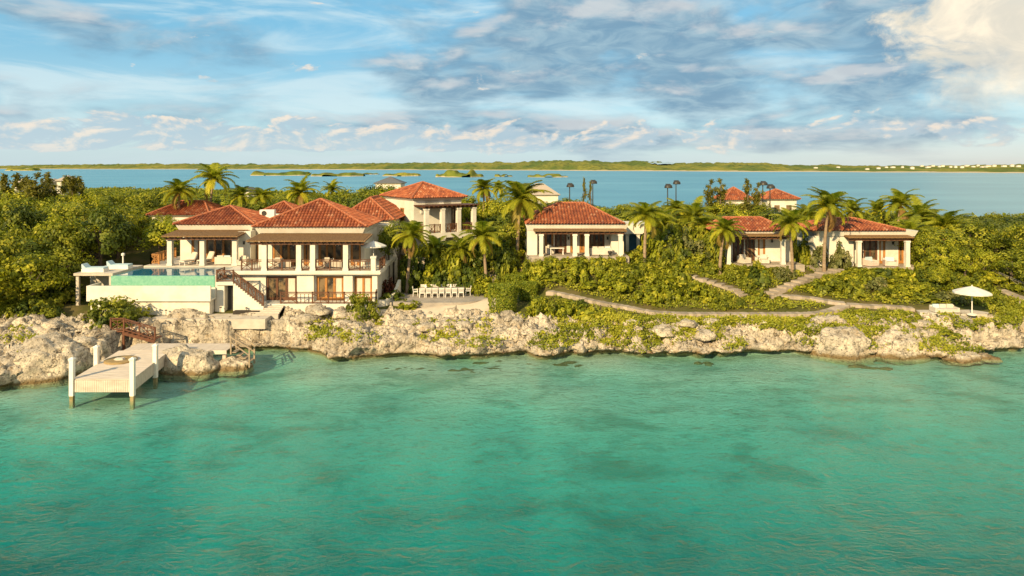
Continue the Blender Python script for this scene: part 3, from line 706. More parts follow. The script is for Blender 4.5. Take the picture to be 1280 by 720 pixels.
def wall_open(mb, x0, x1, y0, y1, z0, z1, ops):
    """wall along x with rectangular openings (xa, xb, za, zb)"""
    x = x0
    for xa, xb, za, zb in sorted(ops):
        if xa > x: mb.box(x, xa, y0, y1, z0, z1)
        if za > z0 + .01: mb.box(xa, xb, y0, y1, z0, za)
        if zb < z1 - .01: mb.box(xa, xb, y0, y1, zb, z1)
        x = xb
    if x < x1: mb.box(x, x1, y0, y1, z0, z1)
def glass_door(parent, x0, x1, y, z0, z1, leaves=3, curtains=(), world=True, frame=None, mid=False):
    """timber-framed glazed doors facing -y"""
    mb = MB(); t = .10
    x0 += .004; x1 -= .004; z1 -= .004
    mb.box(x0, x0 + t, y - .06, y + .06, z0, z1); mb.box(x1 - t, x1, y - .06, y + .06, z0, z1)
    mb.box(x0 + t, x1 - t, y - .06, y + .06, z1 - t, z1); mb.box(x0 + t, x1 - t, y - .06, y + .06, z0, z0 + .08)
    w = (x1 - x0 - 2 * t) / leaves
    for k in range(leaves):
        a = x0 + t + k * w
        for q0, q1 in ((a, a + .11), (a + w - .11, a + w)): mb.box(q0 + .003, q1 - .003, y - .085, y + .03, z0 + .083, z1 - t - .003)
        mb.box(a + .085, a + w - .085, y - .08, y + .03, z0 + .083, z0 + .30); mb.box(a + .085, a + w - .085, y - .08, y + .03, z1 - t - .10, z1 - t - .003)
        if mid: mb.box(a + .085, a + w - .085, y - .075, y + .02, (z0 + z1) / 2 - .03, (z0 + z1) / 2 + .03)
    d = part('glass_door', mb, frame or DOORWOOD, parent, world)
    g = MB()
    for k in range(leaves):
        if k not in curtains: g.box(x0 + t + k * w + .08, x0 + t + (k + 1) * w - .08, y - .02, y, z0 + .28, z1 - t - .08)
    if g.v: part('pane', g, GLASS, d, world)
    for k in curtains:
        cb = MB(); cb.box(x0 + t + k * w + .08, x0 + t + (k + 1) * w - .08, y - .012, y + .01, z0 + .28, z1 - t - .08); part('curtain', cb, CURTAIN, d, world)
    return d
def railing(parent, pts, h=1.05, panel=1.5, mat=None, world=True, name='railing', cross_every=2, w=.075):
    mb = MB(); mat = mat or WOOD
    for a, b_ in zip(pts[:-1], pts[1:]):
        a = Vector(a); b_ = Vector(b_); n = max(1, round((b_ - a).length / panel)); up = Vector((0, 0, 1))
        for k in range(n + 1):
            p = a.lerp(b_, k / n); mb.bar(p, p + up * (h + .06), w * 1.5)
        mb.bar(a + up * h, b_ + up * h, w * 1.5, w); mb.bar(a + up * .14, b_ + up * .14, w); mb.bar(a + up * (h - .14), b_ + up * (h - .14), w * .8)
        for k in range(n):
            p, q = a.lerp(b_, k / n), a.lerp(b_, (k + 1) / n)
            if k % cross_every == 0:
                mb.bar(p + up * .14, q + up * (h - .14), w * .7); mb.bar(p + up * (h - .14), q + up * .14, w * .7)
            for f in ((.25, .5, .75) if k % cross_every else (.5,)):
                m = p.lerp(q, f); mb.bar(m + up * .14, m + up * (h - .14), w * .6)
    return part(name, mb, mat, parent, world)
def column(parent, x, y, z0, z1, w=.42, mat=None, world=True, name='column'):
    mb = MB(); mb.box(x - w / 2, x + w / 2, y - w / 2, y + w / 2, z0 + .22, z1 - .18)
    mb.box(x - w / 2 - .04, x + w / 2 + .04, y - w / 2 - .04, y + w / 2 + .04, z0, z0 + .22)
    mb.box(x - w / 2 - .05, x + w / 2 + .05, y - w / 2 - .05, y + w / 2 + .05, z1 - .18, z1)
    return part(name, mb, mat or STUCCO, parent, world)
def pergola(parent, x0, x1, yf, yb, zf, zb, world=True):
    """sloping cane roof over a porch, with rafters and a front beam"""
    mb = MB(); n = max(3, int((x1 - x0) / .55))
    for k in range(n + 1):
        x = x0 + .05 + (x1 - x0 - .1) * k / n
        mb.bar((x, yf - .18, zf - .10), (x, yb, zb - .10), .09, .13)
    mb.box(x0 + .1, x1 - .1, yf + .12, yf + .30, zf - .36, zf - .15)
    o = part('pergola', mb, WOOD, parent, world)
    c = MB(); c.hexa([(x0 - .1, yf - .3, zf - .04), (x1 + .1, yf - .3, zf - .04), (x1 + .1, yb, zb - .03), (x0 - .1, yb, zb - .03),
                      (x0 - .1, yf - .3, zf + .05), (x1 + .1, yf - .3, zf + .05), (x1 + .1, yb, zb + .06), (x0 - .1, yb, zb + .06)])
    m = int((x1 - x0) / .16)
    for k in range(m):
        x = x0 + (x1 - x0) * k / m; c.bar((x, yf - .32, zf + .07), (x, yb, zb + .08), .10, .06)
    part('cane_cover', c, THATCH, o, world); return o
def wall_lamp(parent, x, y, z, world=True):
    mb = MB(); mb.box(x - .08, x + .08, y - .16, y, z - .14, z + .14); mb.box(x - .11, x + .11, y - .19, y, z + .14, z + .19)
    part('wall_lamp', mb, DARK, parent, world)

# ------------------------------------------------------------------ the main villa
V = thing('villa', 'large two storey white villa with twin orange tile roofs above the pool', 'house', (-20, 70, 2.9))
GF, UF = 3.2, 6.1
b = MB()
ops = [(-23.35, -20.4, GF, 5.52), (-18.56, -15.97, GF, 5.52), (-14.98, -13.25, GF, 5.52)]
wall_open(b, -27.0, -12.9, 68.3, 68.6, 2.6, 5.75, ops)
b.box(-13.2, -12.9, 68.6, 79, 2.6, 5.75); b.box(-27, -26.7, 68.6, 79, 2.6, 5.75); b.box(-26.7, -13.2, 68.95, 69.2, 2.6, 5.75)
part('lower_wall', b, STUCCO, V)
for x0, x1 in ((-20.3, -18.72), (-15.9, -15.05), (-13.2, -12.72)):
    b = MB(); b.box(x0, x1, 67.95, 68.298, 2.7, 5.75); part('pilaster', b, STUCCO, V)
glass_door(V, -23.35, -20.4, 68.48, GF, 5.52, 3, (2,), mid=False, frame=WOOD)
glass_door(V, -18.56, -15.97, 68.48, GF, 5.52, 3, (2,))
glass_door(V, -14.98, -13.25, 68.48, GF, 5.52, 2, (0, 1))
b = MB(); b.box(-27.1, -12.4, 67.6, 71.3, 5.752, UF); b.box(-27.1, -12.6, 71.3, 80, 5.752, UF - .01); b.box(-27.16, -12.34, 67.54, 67.598, 5.83, 6.02); part('balcony_slab', b, STUCCO, V)
b = MB(); b.box(-36.4, -27.102, 71.15, 83, 5.6, UF); b.box(-36.0, -27.3, 72, 82, 2.6, 5.598); part('sun_deck', b, CONC, V)
# upper main wing
b = MB(); YW = 71.3
wall_open(b, -25.1, -14.6, YW, YW + .3, UF, 9.35, [(-24.75, -24.15, UF + .01, 8.75), (-23.75, -21.3, UF + .01, 8.75), (-20.65, -20.1, UF + .01, 8.75), (-19.2, -16.75, UF + .01, 8.75), (-16.0, -14.95, UF + .01, 8.75)])
b.box(-14.9, -14.6, YW + .3, 78.2, UF, 9.35); b.box(-25.1, -24.8, YW + .3, 78.2, UF, 9.35); b.box(-24.8, -14.9, YW + .6, YW + .9, UF, 9.35); b.box(-24.8, -14.9, 77.9, 78.2, UF, 9.35)
part('upper_wall', b, STUCCO, V)
glass_door(V, -24.75, -24.15, YW + .15, UF + .01, 8.75, 1); glass_door(V, -20.65, -20.1, YW + .15, UF + .01, 8.75, 1)
glass_door(V, -23.75, -21.3, YW + .15, UF + .01, 8.75, 3); glass_door(V, -19.2, -16.75, YW + .15, UF + .01, 8.75, 3); glass_door(V, -16.0, -14.95, YW + .15, UF + .01, 8.75, 1)
b = MB(); b.taper(-25.0, -14.7, 70.95, 78.3, 9.352, 9.98, .32); part('cornice', b, STUCCO, V)
hip_roof(V, -25.45, -14.2, 70.5, 78.8, 9.985, 2.5)
pergola(V, -24.75, -13.8, 67.5, 70.9, 8.93, 9.22)
for px in (331, 374, 391.5, 432.5): column(V, XP(px, 67.95), 67.95, UF, 8.76, .46)
column(V, XP(467, 67.95), 67.95, UF - .3, 7.45, .44, name='balcony_pier')
r0 = [XP(302, 67.9), XP(328, 67.9), XP(334, 67.9), XP(371, 67.9), XP(377, 67.9), XP(388.5, 67.9), XP(395, 67.9), XP(429.5, 67.9), XP(436, 67.9), XP(464, 67.9)]
for k in range(0, 10, 2): railing(V, [(r0[k], 67.9, UF), (r0[k + 1], 67.9, UF)], 1.0, 1.15)
railing(V, [(-12.55, 68.3, UF), (-12.55, 71.0, UF)], 1.0, 1.3)
railing(V, [(-27.0, 67.75, UF), (r0[0], 67.75, UF)], .05, 1.3, name='curb_rail') if False else None
# left wing
b = MB()
wall_open(b, -34.1, -26.9, 74, 74.3, UF, 9.35, [(-32.95, -32.1, UF + .01, 8.7), (-31.55, -28.75, UF + .01, 8.7)])
b.box(-34.1, -33.8, 74.3, 81.5, UF, 9.35); b.box(-27.2, -26.9, 74.3, 81.5, UF, 9.35); b.box(-33.8, -27.2, 74.6, 74.9, UF, 9.35); b.box(-33.8, -27.2, 81.2, 81.5, UF, 9.35)
b.box(-27.65, -26.35, 72.6, 73.998, UF, 9.35); b.box(-26.9, -25.1, 74.6, 74.9, UF, 9.35)
part('wing_wall', b, STUCCO, V)
glass_door(V, -32.95, -32.1, 74.15, UF + .01, 8.7, 1, (0,)); glass_door(V, -31.55, -28.75, 74.15, UF + .01, 8.7, 3)
b = MB(); b.box(-26.35, -25.1, 74.4, 74.55, UF, 8.7); part('dark_opening', b, DARKROOM, V)  # solid panel; the darkness of the opening is painted on it
glass_door(V, -26.3, -25.2, 74.3, UF + .01, 8.7, 2)
b = MB(); b.taper(-34.1, -26.7, 73.8, 81.6, 9.352, 9.98, .3); part('cornice', b, STUCCO, V)
hip_roof(V, -34.55, -26.25, 73.4, 82.0, 9.985, 1.62)
pergola(V, -34.2, -26.95, 70.7, 73.8, 9.05, 9.33)
for px in (213, 253.5, 294): column(V, XP(px, 71.35), 71.35, UF, 8.75, .46)
wall_lamp(V, -27.0, 72.6, 8.2)
# rear blocks and their roofs
b = MB(); b.box(-27.9, -24.2, 81.8, 87, UF, 10.5); part('rear_wall', b, STUCCO, V)
hip_roof(V, -29.2, -24.6, 82.6, 87.4, 10.55, 1.15)
b = MB(); b.box(-18.8, -13.6, 80, 90, 4, 9.9); b.box(-15.0, -12.9, 78, 81, 3, 9.6); part('link_wall', b, STUCCO, V)
hip_roof(V, -19.6, -13.0, 79.6, 90.5, 9.95, 2.3, 4.5, 'y')
# outside stair with its landing and the dark doorway beneath
b = MB(); b.box(-26.95, -25.4, 65.55, 67.5, 5.1, 5.4); part('stair_landing', b, STUCCO, V)
b = MB(); n = 13
for k in range(n):
    x0 = -25.4 + 2.75 * k / n; b.box(x0, x0 + 2.75 / n, 65.6, 67.0, 2.55, 5.4 - (2.2 * (k + 1) / n))
part('stair', b, STUCCO, V)
b = MB(); b.box(-26.95, -26.25, 65.7, 67.5, 2.4, 5.098); b.box(-26.25, -25.4, 66.5, 66.8, 2.4, 5.098); part('stair_wall', b, STUCCO, V)
b = MB(); b.box(-26.2, -25.45, 66.42, 66.49, 2.75, 4.95); part('dark_doorway', b, DARK, V)  # flat dark panel; the shade of the recessed doorway is in its colour
railing(V, [(-26.9, 65.62, 5.4), (-25.4, 65.62, 5.4)], 1.05, 1.5); railing(V, [(-25.4, 65.66, 5.3), (-22.7, 65.66, 3.2)], 1.05, .9, cross_every=2)
railing(V, [(-26.92, 65.7, 5.4), (-26.92, 67.4, 5.4)], 1.05, 1.5)
b = MB(); b.box(-25.2, -22.9, 65.0, 65.595, 2.45, 2.85); part('planter_bench', b, DARKROOM, V)
# lower terrace, its white retaining wall and rail, and the pale patio and steps in front
b = MB(); b.box(-22.65, -12.75, 66.55, 68.3, 1.6, GF); b.box(-22.65, -12.75, 66.45, 66.55, 1.6, GF + .03); part('terrace_wall', b, STUCCO, V)
railing(V, [(XP(351, 66.6), 66.6, GF - .02), (XP(470, 66.6), 66.6, GF - .02)], 1.1, 1.55)
railing(V, [(XP(470, 66.6), 66.6, GF - .02), (-12.8, 68.0, GF - .02)], 1.1, 1.5)
b = MB()
for k in range(5): b.box(-23.7, -21.0, 64.6 + k * .36, 66.44, 1.7 + .13 * k, 2.62 + .11 * k + .04)
part('steps', b, CONC, V)
b = MB(); b.box(-31.8, -21.6, 63.0, 65.4, 1.7, 2.56); part('patio', b, CONC, V)
foot(-37, -12, 65, 84); foot(-30, -12, 79, 91); foot(-32, -21, 62.5, 66.5)
protect(203, 250, 472, 378, 67.0); protect(272, 336, 472, 392, 65.5); protect(180, 388, 345, 400, 63.0); protect(320, 250, 367, 280, 82); protect(452, 254, 480, 275, 80)
ac = thing('air_conditioner', 'white air conditioner unit with round fan between the villa roofs', 'air conditioner', (-26.9, 79.2, 9.9))
b = MB(); b.box(-27.7, -26.1, 79.0, 79.6, 9.7, 11.15); part('case', b, WHITEPAINT, ac)
for z in (10.78, 10.1):
    b = MB(); b.tube([(-27.2, 78.99, z), (-27.2, 78.94, z)], .27, 16); part('fan_grille', b, DARK, ac)

# ------------------------------------------------------------------ infinity pool with its spill wall, spa deck
P = thing('swimming_pool', 'infinity pool with green mosaic spill wall and white catch basin', 'pool', (-31.5, 67, 2.5))
b = MB(); b.box(-36.6, -27.12, 65.7, 65.95, 4.9, 5.93); b.box(-36.6, -36.3, 65.95, 71.1, 2.5, 5.93); part('spill_wall', b, MOSAIC, P)
b = MB(); b.box(-36.3, -27.12, 65.95, 71.14, 5.5, 5.95); part('water', b, POOLW, P)
b = MB(); b.box(-27.118, -26.97, 65.75, 67.55, 2.5, 6.02); b.box(-36.3, -27.4, 66.3, 71, 2.4, 5.498); part('pool_shell', b, STUCCO, P)
b = MB(); b.box(-38.1, -26.3 - .7, 64.45, 64.65, 3.85, 5.22); b.box(-38.1, -37.9, 64.65, 66.5, 3.85, 5.22); b.box(-38.1, -27.0, 64.65, 66.2, 3.85, 4.0); b.box(-37.9, -27.0, 65.5, 65.69, 4.0, 4.9); part('catch_basin', b, STUCCO, P)
b = MB(); b.box(-37.9, -27.2, 64.75, 65.9, 2.0, 3.848); part('footing_wall', b, CREAMSTONE, P)
b = MB(); b.box(-40.2, -36.62, 66.0, 71.5, 5.9, 6.12); b.box(-40.1, -39.85, 66.2, 66.45, 2.6, 5.898); b.box(-37.0, -36.7, 66.1, 66.4, 5.0, 5.898); b.box(-40.2, -36.7, 68.6, 68.9, 2.6, 5.898); part('spa_deck', b, CONC, P)
foot(-41, -26.5, 64, 72); protect(93, 322, 272, 384, 64.3)
def daybed(x, y, z, rz, label):
    d = thing('daybed', label, 'daybed', (x, y, z), rz)
    b = MB(); b.box(-1.0, 1.0, -.5, .5, 0, .28); part('base', b, WHITEPAINT, d, False)
    b = MB(); b.box(-.98, .98, -.48, .48, .28, .42); part('mattress', b, BLUEFAB, d, False)
    b = MB(); b.hexa([(-1.0, -.46, .42), (-.62, -.46, .42), (-.62, .46, .42), (-1.0, .46, .42), (-1.02, -.46, .74), (-.93, -.46, .74), (-.93, .46, .74), (-1.02, .46, .74)]); part('backrest', b, BLUEFAB, d, False)
    return d
daybed(-38.9, 67.2, 6.12, .05, 'pale blue daybed on the raised spa deck, left one of two'); daybed(-37.7, 69.2, 6.12, .05, 'pale blue daybed on the raised spa deck, right one of two')
b = MB(); b.tube([(0, 0, 0), (0, 0, 1.0)], .07, 8); b.lathe((0, 0, 1.0), [(.0, 0), (.16, .02), (.17, .22), (.0, .3)], 10)
o = link('garden_lamp', b.mesh('garden_lamp'), WHITEPAINT); o.location = (-38.3, 70.9, 6.12); tag(o, 'short white garden lamp standing behind the blue daybeds', 'lamp')
t = thing('deck_railing', 'honey coloured wooden railing at the left end of the pool deck', 'railing', (-35.9, 73, 6.1))
railing(t, [(-36.2, 72.2, 6.1), (-36.2, 77.5, 6.1)], 1.0, 1.3, DOORWOOD, name='rail'); railing(t, [(-36.2, 72.2, 6.1), (-35.4, 72.2, 6.1)], 1.0, .8, DOORWOOD, name='rail')
protect(180, 312, 208, 334, 72)

# ------------------------------------------------------------------ furniture
def lounge_chair(loc, rz, label, group):
    d = thing('lounge_chair', label, 'chair', loc, rz, group)
    b = MB()
    for sx in (-.32, .32):
        b.bar((sx, -.75, 0), (sx, -.7, .34), .05); b.bar((sx, .45, 0), (sx, .5, .34), .05); b.bar((sx, -.8, .34), (sx, .55, .34), .05); b.bar((sx, .5, .34), (sx, .95, 1.05), .05)
    part('frame', b, WHITEPAINT, d, False)
    b = MB(); b.box(-.32, .32, -.8, .5, .365, .47); part('seat_cushion', b, CREAMFAB, d, False)
    b = MB(); b.hexa([(-.31, .46, .42), (.31, .46, .42), (.31, .60, .42), (-.31, .60, .42), (-.31, .92, 1.15), (.31, .92, 1.15), (.31, 1.02, 1.10), (-.31, 1.02, 1.10)]); part('back_cushion', b, CREAMFAB, d, False)
    return d
def sofa(loc, rz, w, label, fab=None, cat='sofa', name='sofa', group=None):
    fab = fab or CREAMFAB
    d = thing(name, label, cat, loc, rz, group)
    b = MB(); b.box(-w / 2, w / 2, -.42, .42, .06, .30); b.box(-w / 2, w / 2, .42, .56, .06, .78); part('base', b, fab, d, False)
    for s in (-1, 1):
        b = MB(); b.box(s * w / 2, s * (w / 2 - .14), -.42, .418, .302, .62); part('arm', b, fab, d, False)
    n = max(1, round(w / .85)); wi = (w - .3) / n
    for k in range(n):
        x = -w / 2 + .15 + k * wi
        b = MB(); b.box(x + .01, x + wi - .01, -.44, .25, .303, .46); part('seat_cushion', b, CREAMFAB, d, False)
        b = MB(); b.hexa([(x + .02, .24, .47), (x + wi - .02, .24, .47), (x + wi - .02, .41, .47), (x + .02, .41, .47), (x + .04, .30, .92), (x + wi - .04, .30, .92), (x + wi - .04, .415, .92), (x + .04, .415, .92)]); part('back_cushion', b, BLUEFAB if (k == 0 and w > 1.2) else CREAMFAB, d, False)
    return d
def umbrella(loc, h, r, label, tilt=0.0):
    d = thing('beach_umbrella', label, 'umbrella', loc)
    b = MB(); b.lathe((0, 0, 0), [(0, 0), (.42, 0), (.42, .1), (.12, .16), (.0, .17)], 16); part('base', b, WHITEPAINT, d, False)
    b = MB(); b.tube([(0, 0, .1), (0, 0, h - .02)], .045, 8); part('pole', b, WHITEPAINT, d, False)
    b = MB(); n = 8; vs = [(0, 0, h)]; fs = []
    rings = [(.35, -.16), (.7, -.36), (1.0, -.56)]
    for rr, dz in rings:
        for k in range(n * 2):
            a = math.pi * 2 * k / (n * 2); e = .955 if k % 2 else 1.0
            vs.append((r * rr * e * math.cos(a), r * rr * e * math.sin(a), h + dz * r * .62 - (.02 * rr if k % 2 else 0)))
    m = n * 2
    for k in range(m): fs.append((0, 1 + k, 1 + (k + 1) % m))
    for q in range(2): fs += [(1 + q * m + k, 1 + (q + 1) * m + k, 1 + (q + 1) * m + (k + 1) % m, 1 + q * m + (k + 1) % m) for k in range(m)]
    o = len(vs)
    for k in range(m): x, y, z = vs[1 + 2 * m + k]; vs.append((x * 1.004, y * 1.004, z - .12))
    fs += [(1 + 2 * m + k, o + k, o + (k + 1) % m, 1 + 2 * m + (k + 1) % m) for k in range(m)]
    b.add(vs, fs); b.lathe((0, 0, h), [(.05, 0), (.04, .08), (0, .11)], 8); part('canopy', b, CANVAS, d, False)
    b = MB()
    for k in range(n):
        a = math.pi * 2 * k / n; c, s_ = math.cos(a), math.sin(a)
        b.bar((0, 0, h - .03), (r * .97 * c, r * .97 * s_, h - .56 * r * .62 - .02), .025)
        b.bar((.04 * c, .04 * s_, h - .62 * r), (r * .5 * c, r * .5 * s_, h - .27 * r * .62 - .02), .02)
    part('ribs', b, WHITEPAINT, d, False); return d
def table(loc, rz, w, dp, h, label, mat=None, name='table'):
    d = thing(name, label, 'table', loc, rz)
    b = MB(); b.box(-w / 2, w / 2, -dp / 2, dp / 2, h - .06, h); part('tabletop', b, mat or WHITEPAINT, d, False)
    for sx in (-1, 1):
        for sy in (-1, 1):
            b = MB(); b.bar((sx * (w / 2 - .1), sy * (dp / 2 - .1), 0), (sx * (w / 2 - .1), sy * (dp / 2 - .1), h - .06), .07); part('leg', b, mat or WHITEPAINT, d, False)
    return d
def dining_chair(loc, rz, label):
    d = thing('dining_chair', label, 'chair', loc, rz, 'white dining chairs round the long table')
    b = MB(); b.box(-.25, .25, -.24, .24, .42, .48); part('seat', b, WHITEPAINT, d, False)
    b = MB()
    for k in range(7):
        x = -.22 + .44 * k / 6; b.bar((x, -.23, .48), (x * 1.08, -.30, .90), .045, .03)
    b.bar((-.27, -.30, .91), (.27, -.30, .91), .06, .06); part('backrest', b, WHITEPAINT, d, False)
    for s in (-1, 1):
        b = MB(); b.bar((s * .25, -.22, .66), (s * .25, .2, .66), .05, .04); b.bar((s * .25, .18, .44), (s * .25, .18, .66), .04); part('armrest', b, WHITEPAINT, d, False)
        for y in (-.21, .21):
            b = MB(); b.bar((s * .22, y, .42), (s * .25, y * 1.15, 0), .05); part('leg', b, WHITEPAINT, d, False)
    return d
g_l = 'lounge chairs on the pool deck'
lounge_chair((XP(236, 72.2), 72.0, 6.1), -.35, 'cream lounge chair on pool deck between first and second column', g_l)
lounge_chair((XP(256.5, 72.6), 72.6, 6.1), -.35, 'cream lounge chair on pool deck, partly behind the second column', g_l)
sofa((XP(281, 72.3), 72.4, 6.1), math.pi, 1.7, 'cream outdoor sofa with its back to the pool')
sofa((XP(303, 71.4), 71.5, 6.1), .1, .85, 'cream armchair on the corner between pool deck and balcony', cat='armchair', name='armchair')
for k, px in enumerate((347, 358, 409, 421)):
    sofa((XP(px, 70.2), 70.2, UF), math.pi * .5 * (k % 2) + .3, .85, ['cream armchair on the villa balcony, first from the stair', 'cream armchair on the villa balcony, second from the stair', 'cream armchair on the villa balcony, third from the stair', 'cream armchair on the villa balcony, fourth from the stair'][k], cat='armchair', name='armchair', group='armchairs on the villa balcony')
table((XP(450, 69.4), 69.4, UF), 0, 1.1, .9, .74, 'small white table at the right end of the villa balcony')
umbrella((XP(467, 69.6), 69.6, UF), 2.62, 1.24, 'white umbrella over the right end of the villa balcony')
protect(450, 298, 482, 320, 69)

# long dining table and its chairs on the grey terrace
TD = Vector((XP(552, 71.6), 71.9, 3.02)); ta = R(4)
T_ = table(TD, ta, 4.5, 1.05, .75, 'long grey topped dining table on the paved terrace', PAVE, name='dining_table')
ordw = ['first', 'second', 'third', 'fourth', 'fifth', 'sixth', 'seventh']
MT = Matrix.Translation(TD) @ Matrix.Rotation(ta, 4, 'Z')
for k in range(7):
    x = -1.92 + k * .64
    p = MT @ Vector((x, -.85, 0)); dining_chair(p, ta + random.uniform(-.12, .12), f'white dining chair on the sea side of the long table, {ordw[k]} from the left')
    p = MT @ Vector((x, .85, 0)); dining_chair(p, ta + math.pi + random.uniform(-.1, .1), f'white dining chair on the garden side of the long table, {ordw[k]} from the left')
p = MT @ Vector((-2.6, 0, 0)); dining_chair(p, ta - math.pi / 2, 'white dining chair at the left head of the long table')
p = MT @ Vector((2.6, 0, 0)); dining_chair(p, ta + math.pi / 2, 'white dining chair at the right head of the long table')
for x, lab in ((-1.6, 'left'), (.9, 'right')):
    p = MT @ Vector((x, .1, .755)); b = MB(); b.lathe((0, 0, 0), [(0, 0), (.11, 0), (.15, .14), (.07, .26), (.09, .36), (.06, .36)], 12)
    o = link('vase', b.mesh('vase', None, True), WHITEPAINT); o.location = p; tag(o, f'white vase standing on the long dining table, {lab} one of two', 'vase')
def drape_disc(name, cx, cy, rx, ry, mat, lift, base=.25, rot=0, kind='structure', seed=1, level=None):
    n = 48; ring = []
    for k in range(n):
        a = 2 * math.pi * k / n; e = 1 + .06 * float(vn(np.array([math.cos(a) * 2, math.sin(a) * 2, seed]), 3))
        x, y = rx * e * math.cos(a), ry * e * math.sin(a)
        ring.append((cx + x * math.cos(rot) - y * math.sin(rot), cy + x * math.sin(rot) + y * math.cos(rot)))
    b = MB(); z = lambda x, y: level if level is not None else g1(x, y) + lift
    vs = [(cx, cy, z(cx, cy))]; fs = []
    for q in range(1, 9): vs += [(cx + (x - cx) * q / 8, cy + (y - cy) * q / 8, z(cx + (x - cx) * q / 8, cy + (y - cy) * q / 8)) for x, y in ring]
    vs += [(x, y, z(x, y) - base) for x, y in ring]
    fs += [(0, 1 + k, 1 + (k + 1) % n) for k in range(n)]
    for q in range(8): fs += [(1 + q * n + k, 1 + (q + 1) * n + k, 1 + (q + 1) * n + (k + 1) % n, 1 + q * n + (k + 1) % n) for k in range(n)]
    b.add(vs, fs); return tag(link(name, b.mesh(name), mat), kind=kind)
drape_disc('paved_terrace', XP(545, 71.4), 71.6, 6.3, 3.6, PAVE, 0, .5, R(4), level=3.02)
protect(515, 352, 592, 378, 70.2); foot(XP(512, 71), XP(592, 71), 68.3, 72.9)
# pale sand in front of the dining terrace
b = MB()
rows = []
for px in np.arange(468, 622, 4):
    t = (px - 468) / 154; yt = np.interp(px, [468, 520, 580, 622], [388, 386, 377, 372]); yb_ = np.interp(px, [468, 520, 580, 622], [398, 401, 401, 388])
    a = gp(px, yt); c = gp(px, yb_); rows.append([a.lerp(c, q / 6) for q in range(7)])
vs = [(p.x, p.y, g1(p.x, p.y) + .10 + (.08 if 0 < q < 6 else -.3)) for r in rows for q, p in enumerate(r)]
b.add(vs, [(i * 7 + q, (i + 1) * 7 + q, (i + 1) * 7 + q + 1, i * 7 + q + 1)[::-1] for i in range(len(rows) - 1) for q in range(6)])
structure('sand_path', b.mesh('sand_path', None, True), SAND); protect(468, 380, 600, 398, 66)
# curved white garden wall and the steps beside it
g = thing('garden_wall', 'curved white garden wall beside the right end of the villa', 'wall', (-12, 71, 2.9))
b = MB(); ctl = [(-12.6, 68.2, 3.3), (-12.0, 68.6, 3.2), (-11.7, 69.2, 3.35), (-11.5, 70.1, 3.6), (-11.4, 71.2, 4.0), (-11.35, 72.6, 4.5)]
for (x0, y0, z0), (x1, y1, z1) in zip(ctl[:-1], ctl[1:]):
    b.hexa([(x0 - .15, y0, 2.3), (x1 - .15, y1, 2.3), (x1 + .15, y1, 2.3), (x0 + .15, y0, 2.3), (x0 - .15, y0, z0), (x1 - .15, y1, z1), (x1 + .15, y1, z1), (x0 + .15, y0, z0)][:4][::-1] + [(x0 + .15, y0, z0), (x1 + .15, y1, z1), (x1 - .15, y1, z1), (x0 - .15, y0, z0)])
part('wall', b, STUCCO, g)
s = thing('garden_steps', 'stone garden steps climbing behind the slim palm near the villa', 'steps', (-10.3, 75, 3)); b = MB()
for k in range(12): b.box(-11.0, -9.5, 74 + k * .45, 80, 2.6, 3.2 + k * .24)
part('flight', b, STONE, s); protect(504, 330, 520, 352, 74.0); foot(-11.6, -9.3, 73.5, 80)

# ------------------------------------------------------------------ the tower villa
T = thing('lookout_villa', 'tall white villa turned aside, with columned upper balcony and orange roof', 'house', (-11.6, 85, 5.0), R(33))
w_, d_ = 6.4, 8.4
b = MB()
b.box(0, .3, 0, d_, -1.5, 6.85); b.box(w_ - .3, w_, 0, d_, -1.5, 6.85); b.box(.3, w_ - .3, d_ - .3, d_, -1.5, 6.85); b.box(.3, w_ - .3, .6, .9, -1.5, 6.85)
wall_open(b, .3, w_ - .3, 0, .3, -1.5, 6.85, [(1.5, 3.3, 3.2, 5.9), (4.0, 5.7, 3.2, 5.9), (1.5, 5.0, .2, 2.3)])
part('wall', b, STUCCO, T, False)
glass_door(T, 1.5, 3.3, .15, 3.2, 5.9, 3, (), False, WOOD); glass_door(T, 4.0, 5.7, .15, 3.2, 5.9, 2, (), False, WOOD); glass_door(T, 1.5, 5.0, .15, .2, 2.3, 3, (), False, WOOD)
for y0, y1, z0, z1 in ((5.9, 6.75, 4.75, 5.85), (2.7, 3.75, 4.25, 5.85)):
    b = MB(); b.box(-.05, -.002, y0, y1, z0, z0 + .1); b.box(-.05, -.002, y0, y1, z1 - .1, z1); b.box(-.05, -.002, y0, y0 + .1, z0 + .1, z1 - .1); b.box(-.05, -.002, y1 - .1, y1, z0 + .1, z1 - .1)
    b.box(-.045, -.002, (y0 + y1) / 2 - .04, (y0 + y1) / 2 + .04, z0 + .1, z1 - .1); o = part('window', b, DOORWOOD, T, False)
    b = MB(); b.box(-.02, -.003, y0 + .1, y1 - .1, z0 + .1, z1 - .1); part('pane', b, GLASS, o, False)
b = MB(); b.taper(-.1, w_ + .1, -.1, d_ + .1, 6.852, 7.15, .3); part('cornice', b, STUCCO, T, False)
hip_roof(T, -.55, w_ + .55, -.55, d_ + .55, 7.155, 1.72, 0, 'x', False)
b = MB(); b.box(.3, 7.2, -2.5, -.005, 2.55, 3.12); part('balcony', b, STUCCO, T, False)
for x in (.57, 2.65, 4.79, 6.88):
    column(T, x, -2.2, 3.12, 6.0, .48, None, False); column(T, x, -2.2, -1.5, 2.55, .5, None, False)
for a, c in ((.83, 2.39), (2.91, 4.53), (5.05, 6.62)): railing(T, [(a, -2.25, 3.12), (c, -2.25, 3.12)], 1.0, .95, None, False)
railing(T, [(.45, -.1, 3.12), (.45, -1.95, 3.12)], 1.0, 1.0, None, False); railing(T, [(7.0, -1.95, 3.12), (7.0, -.1, 3.12)], 1.0, 1.0, None, False)
b = MB()
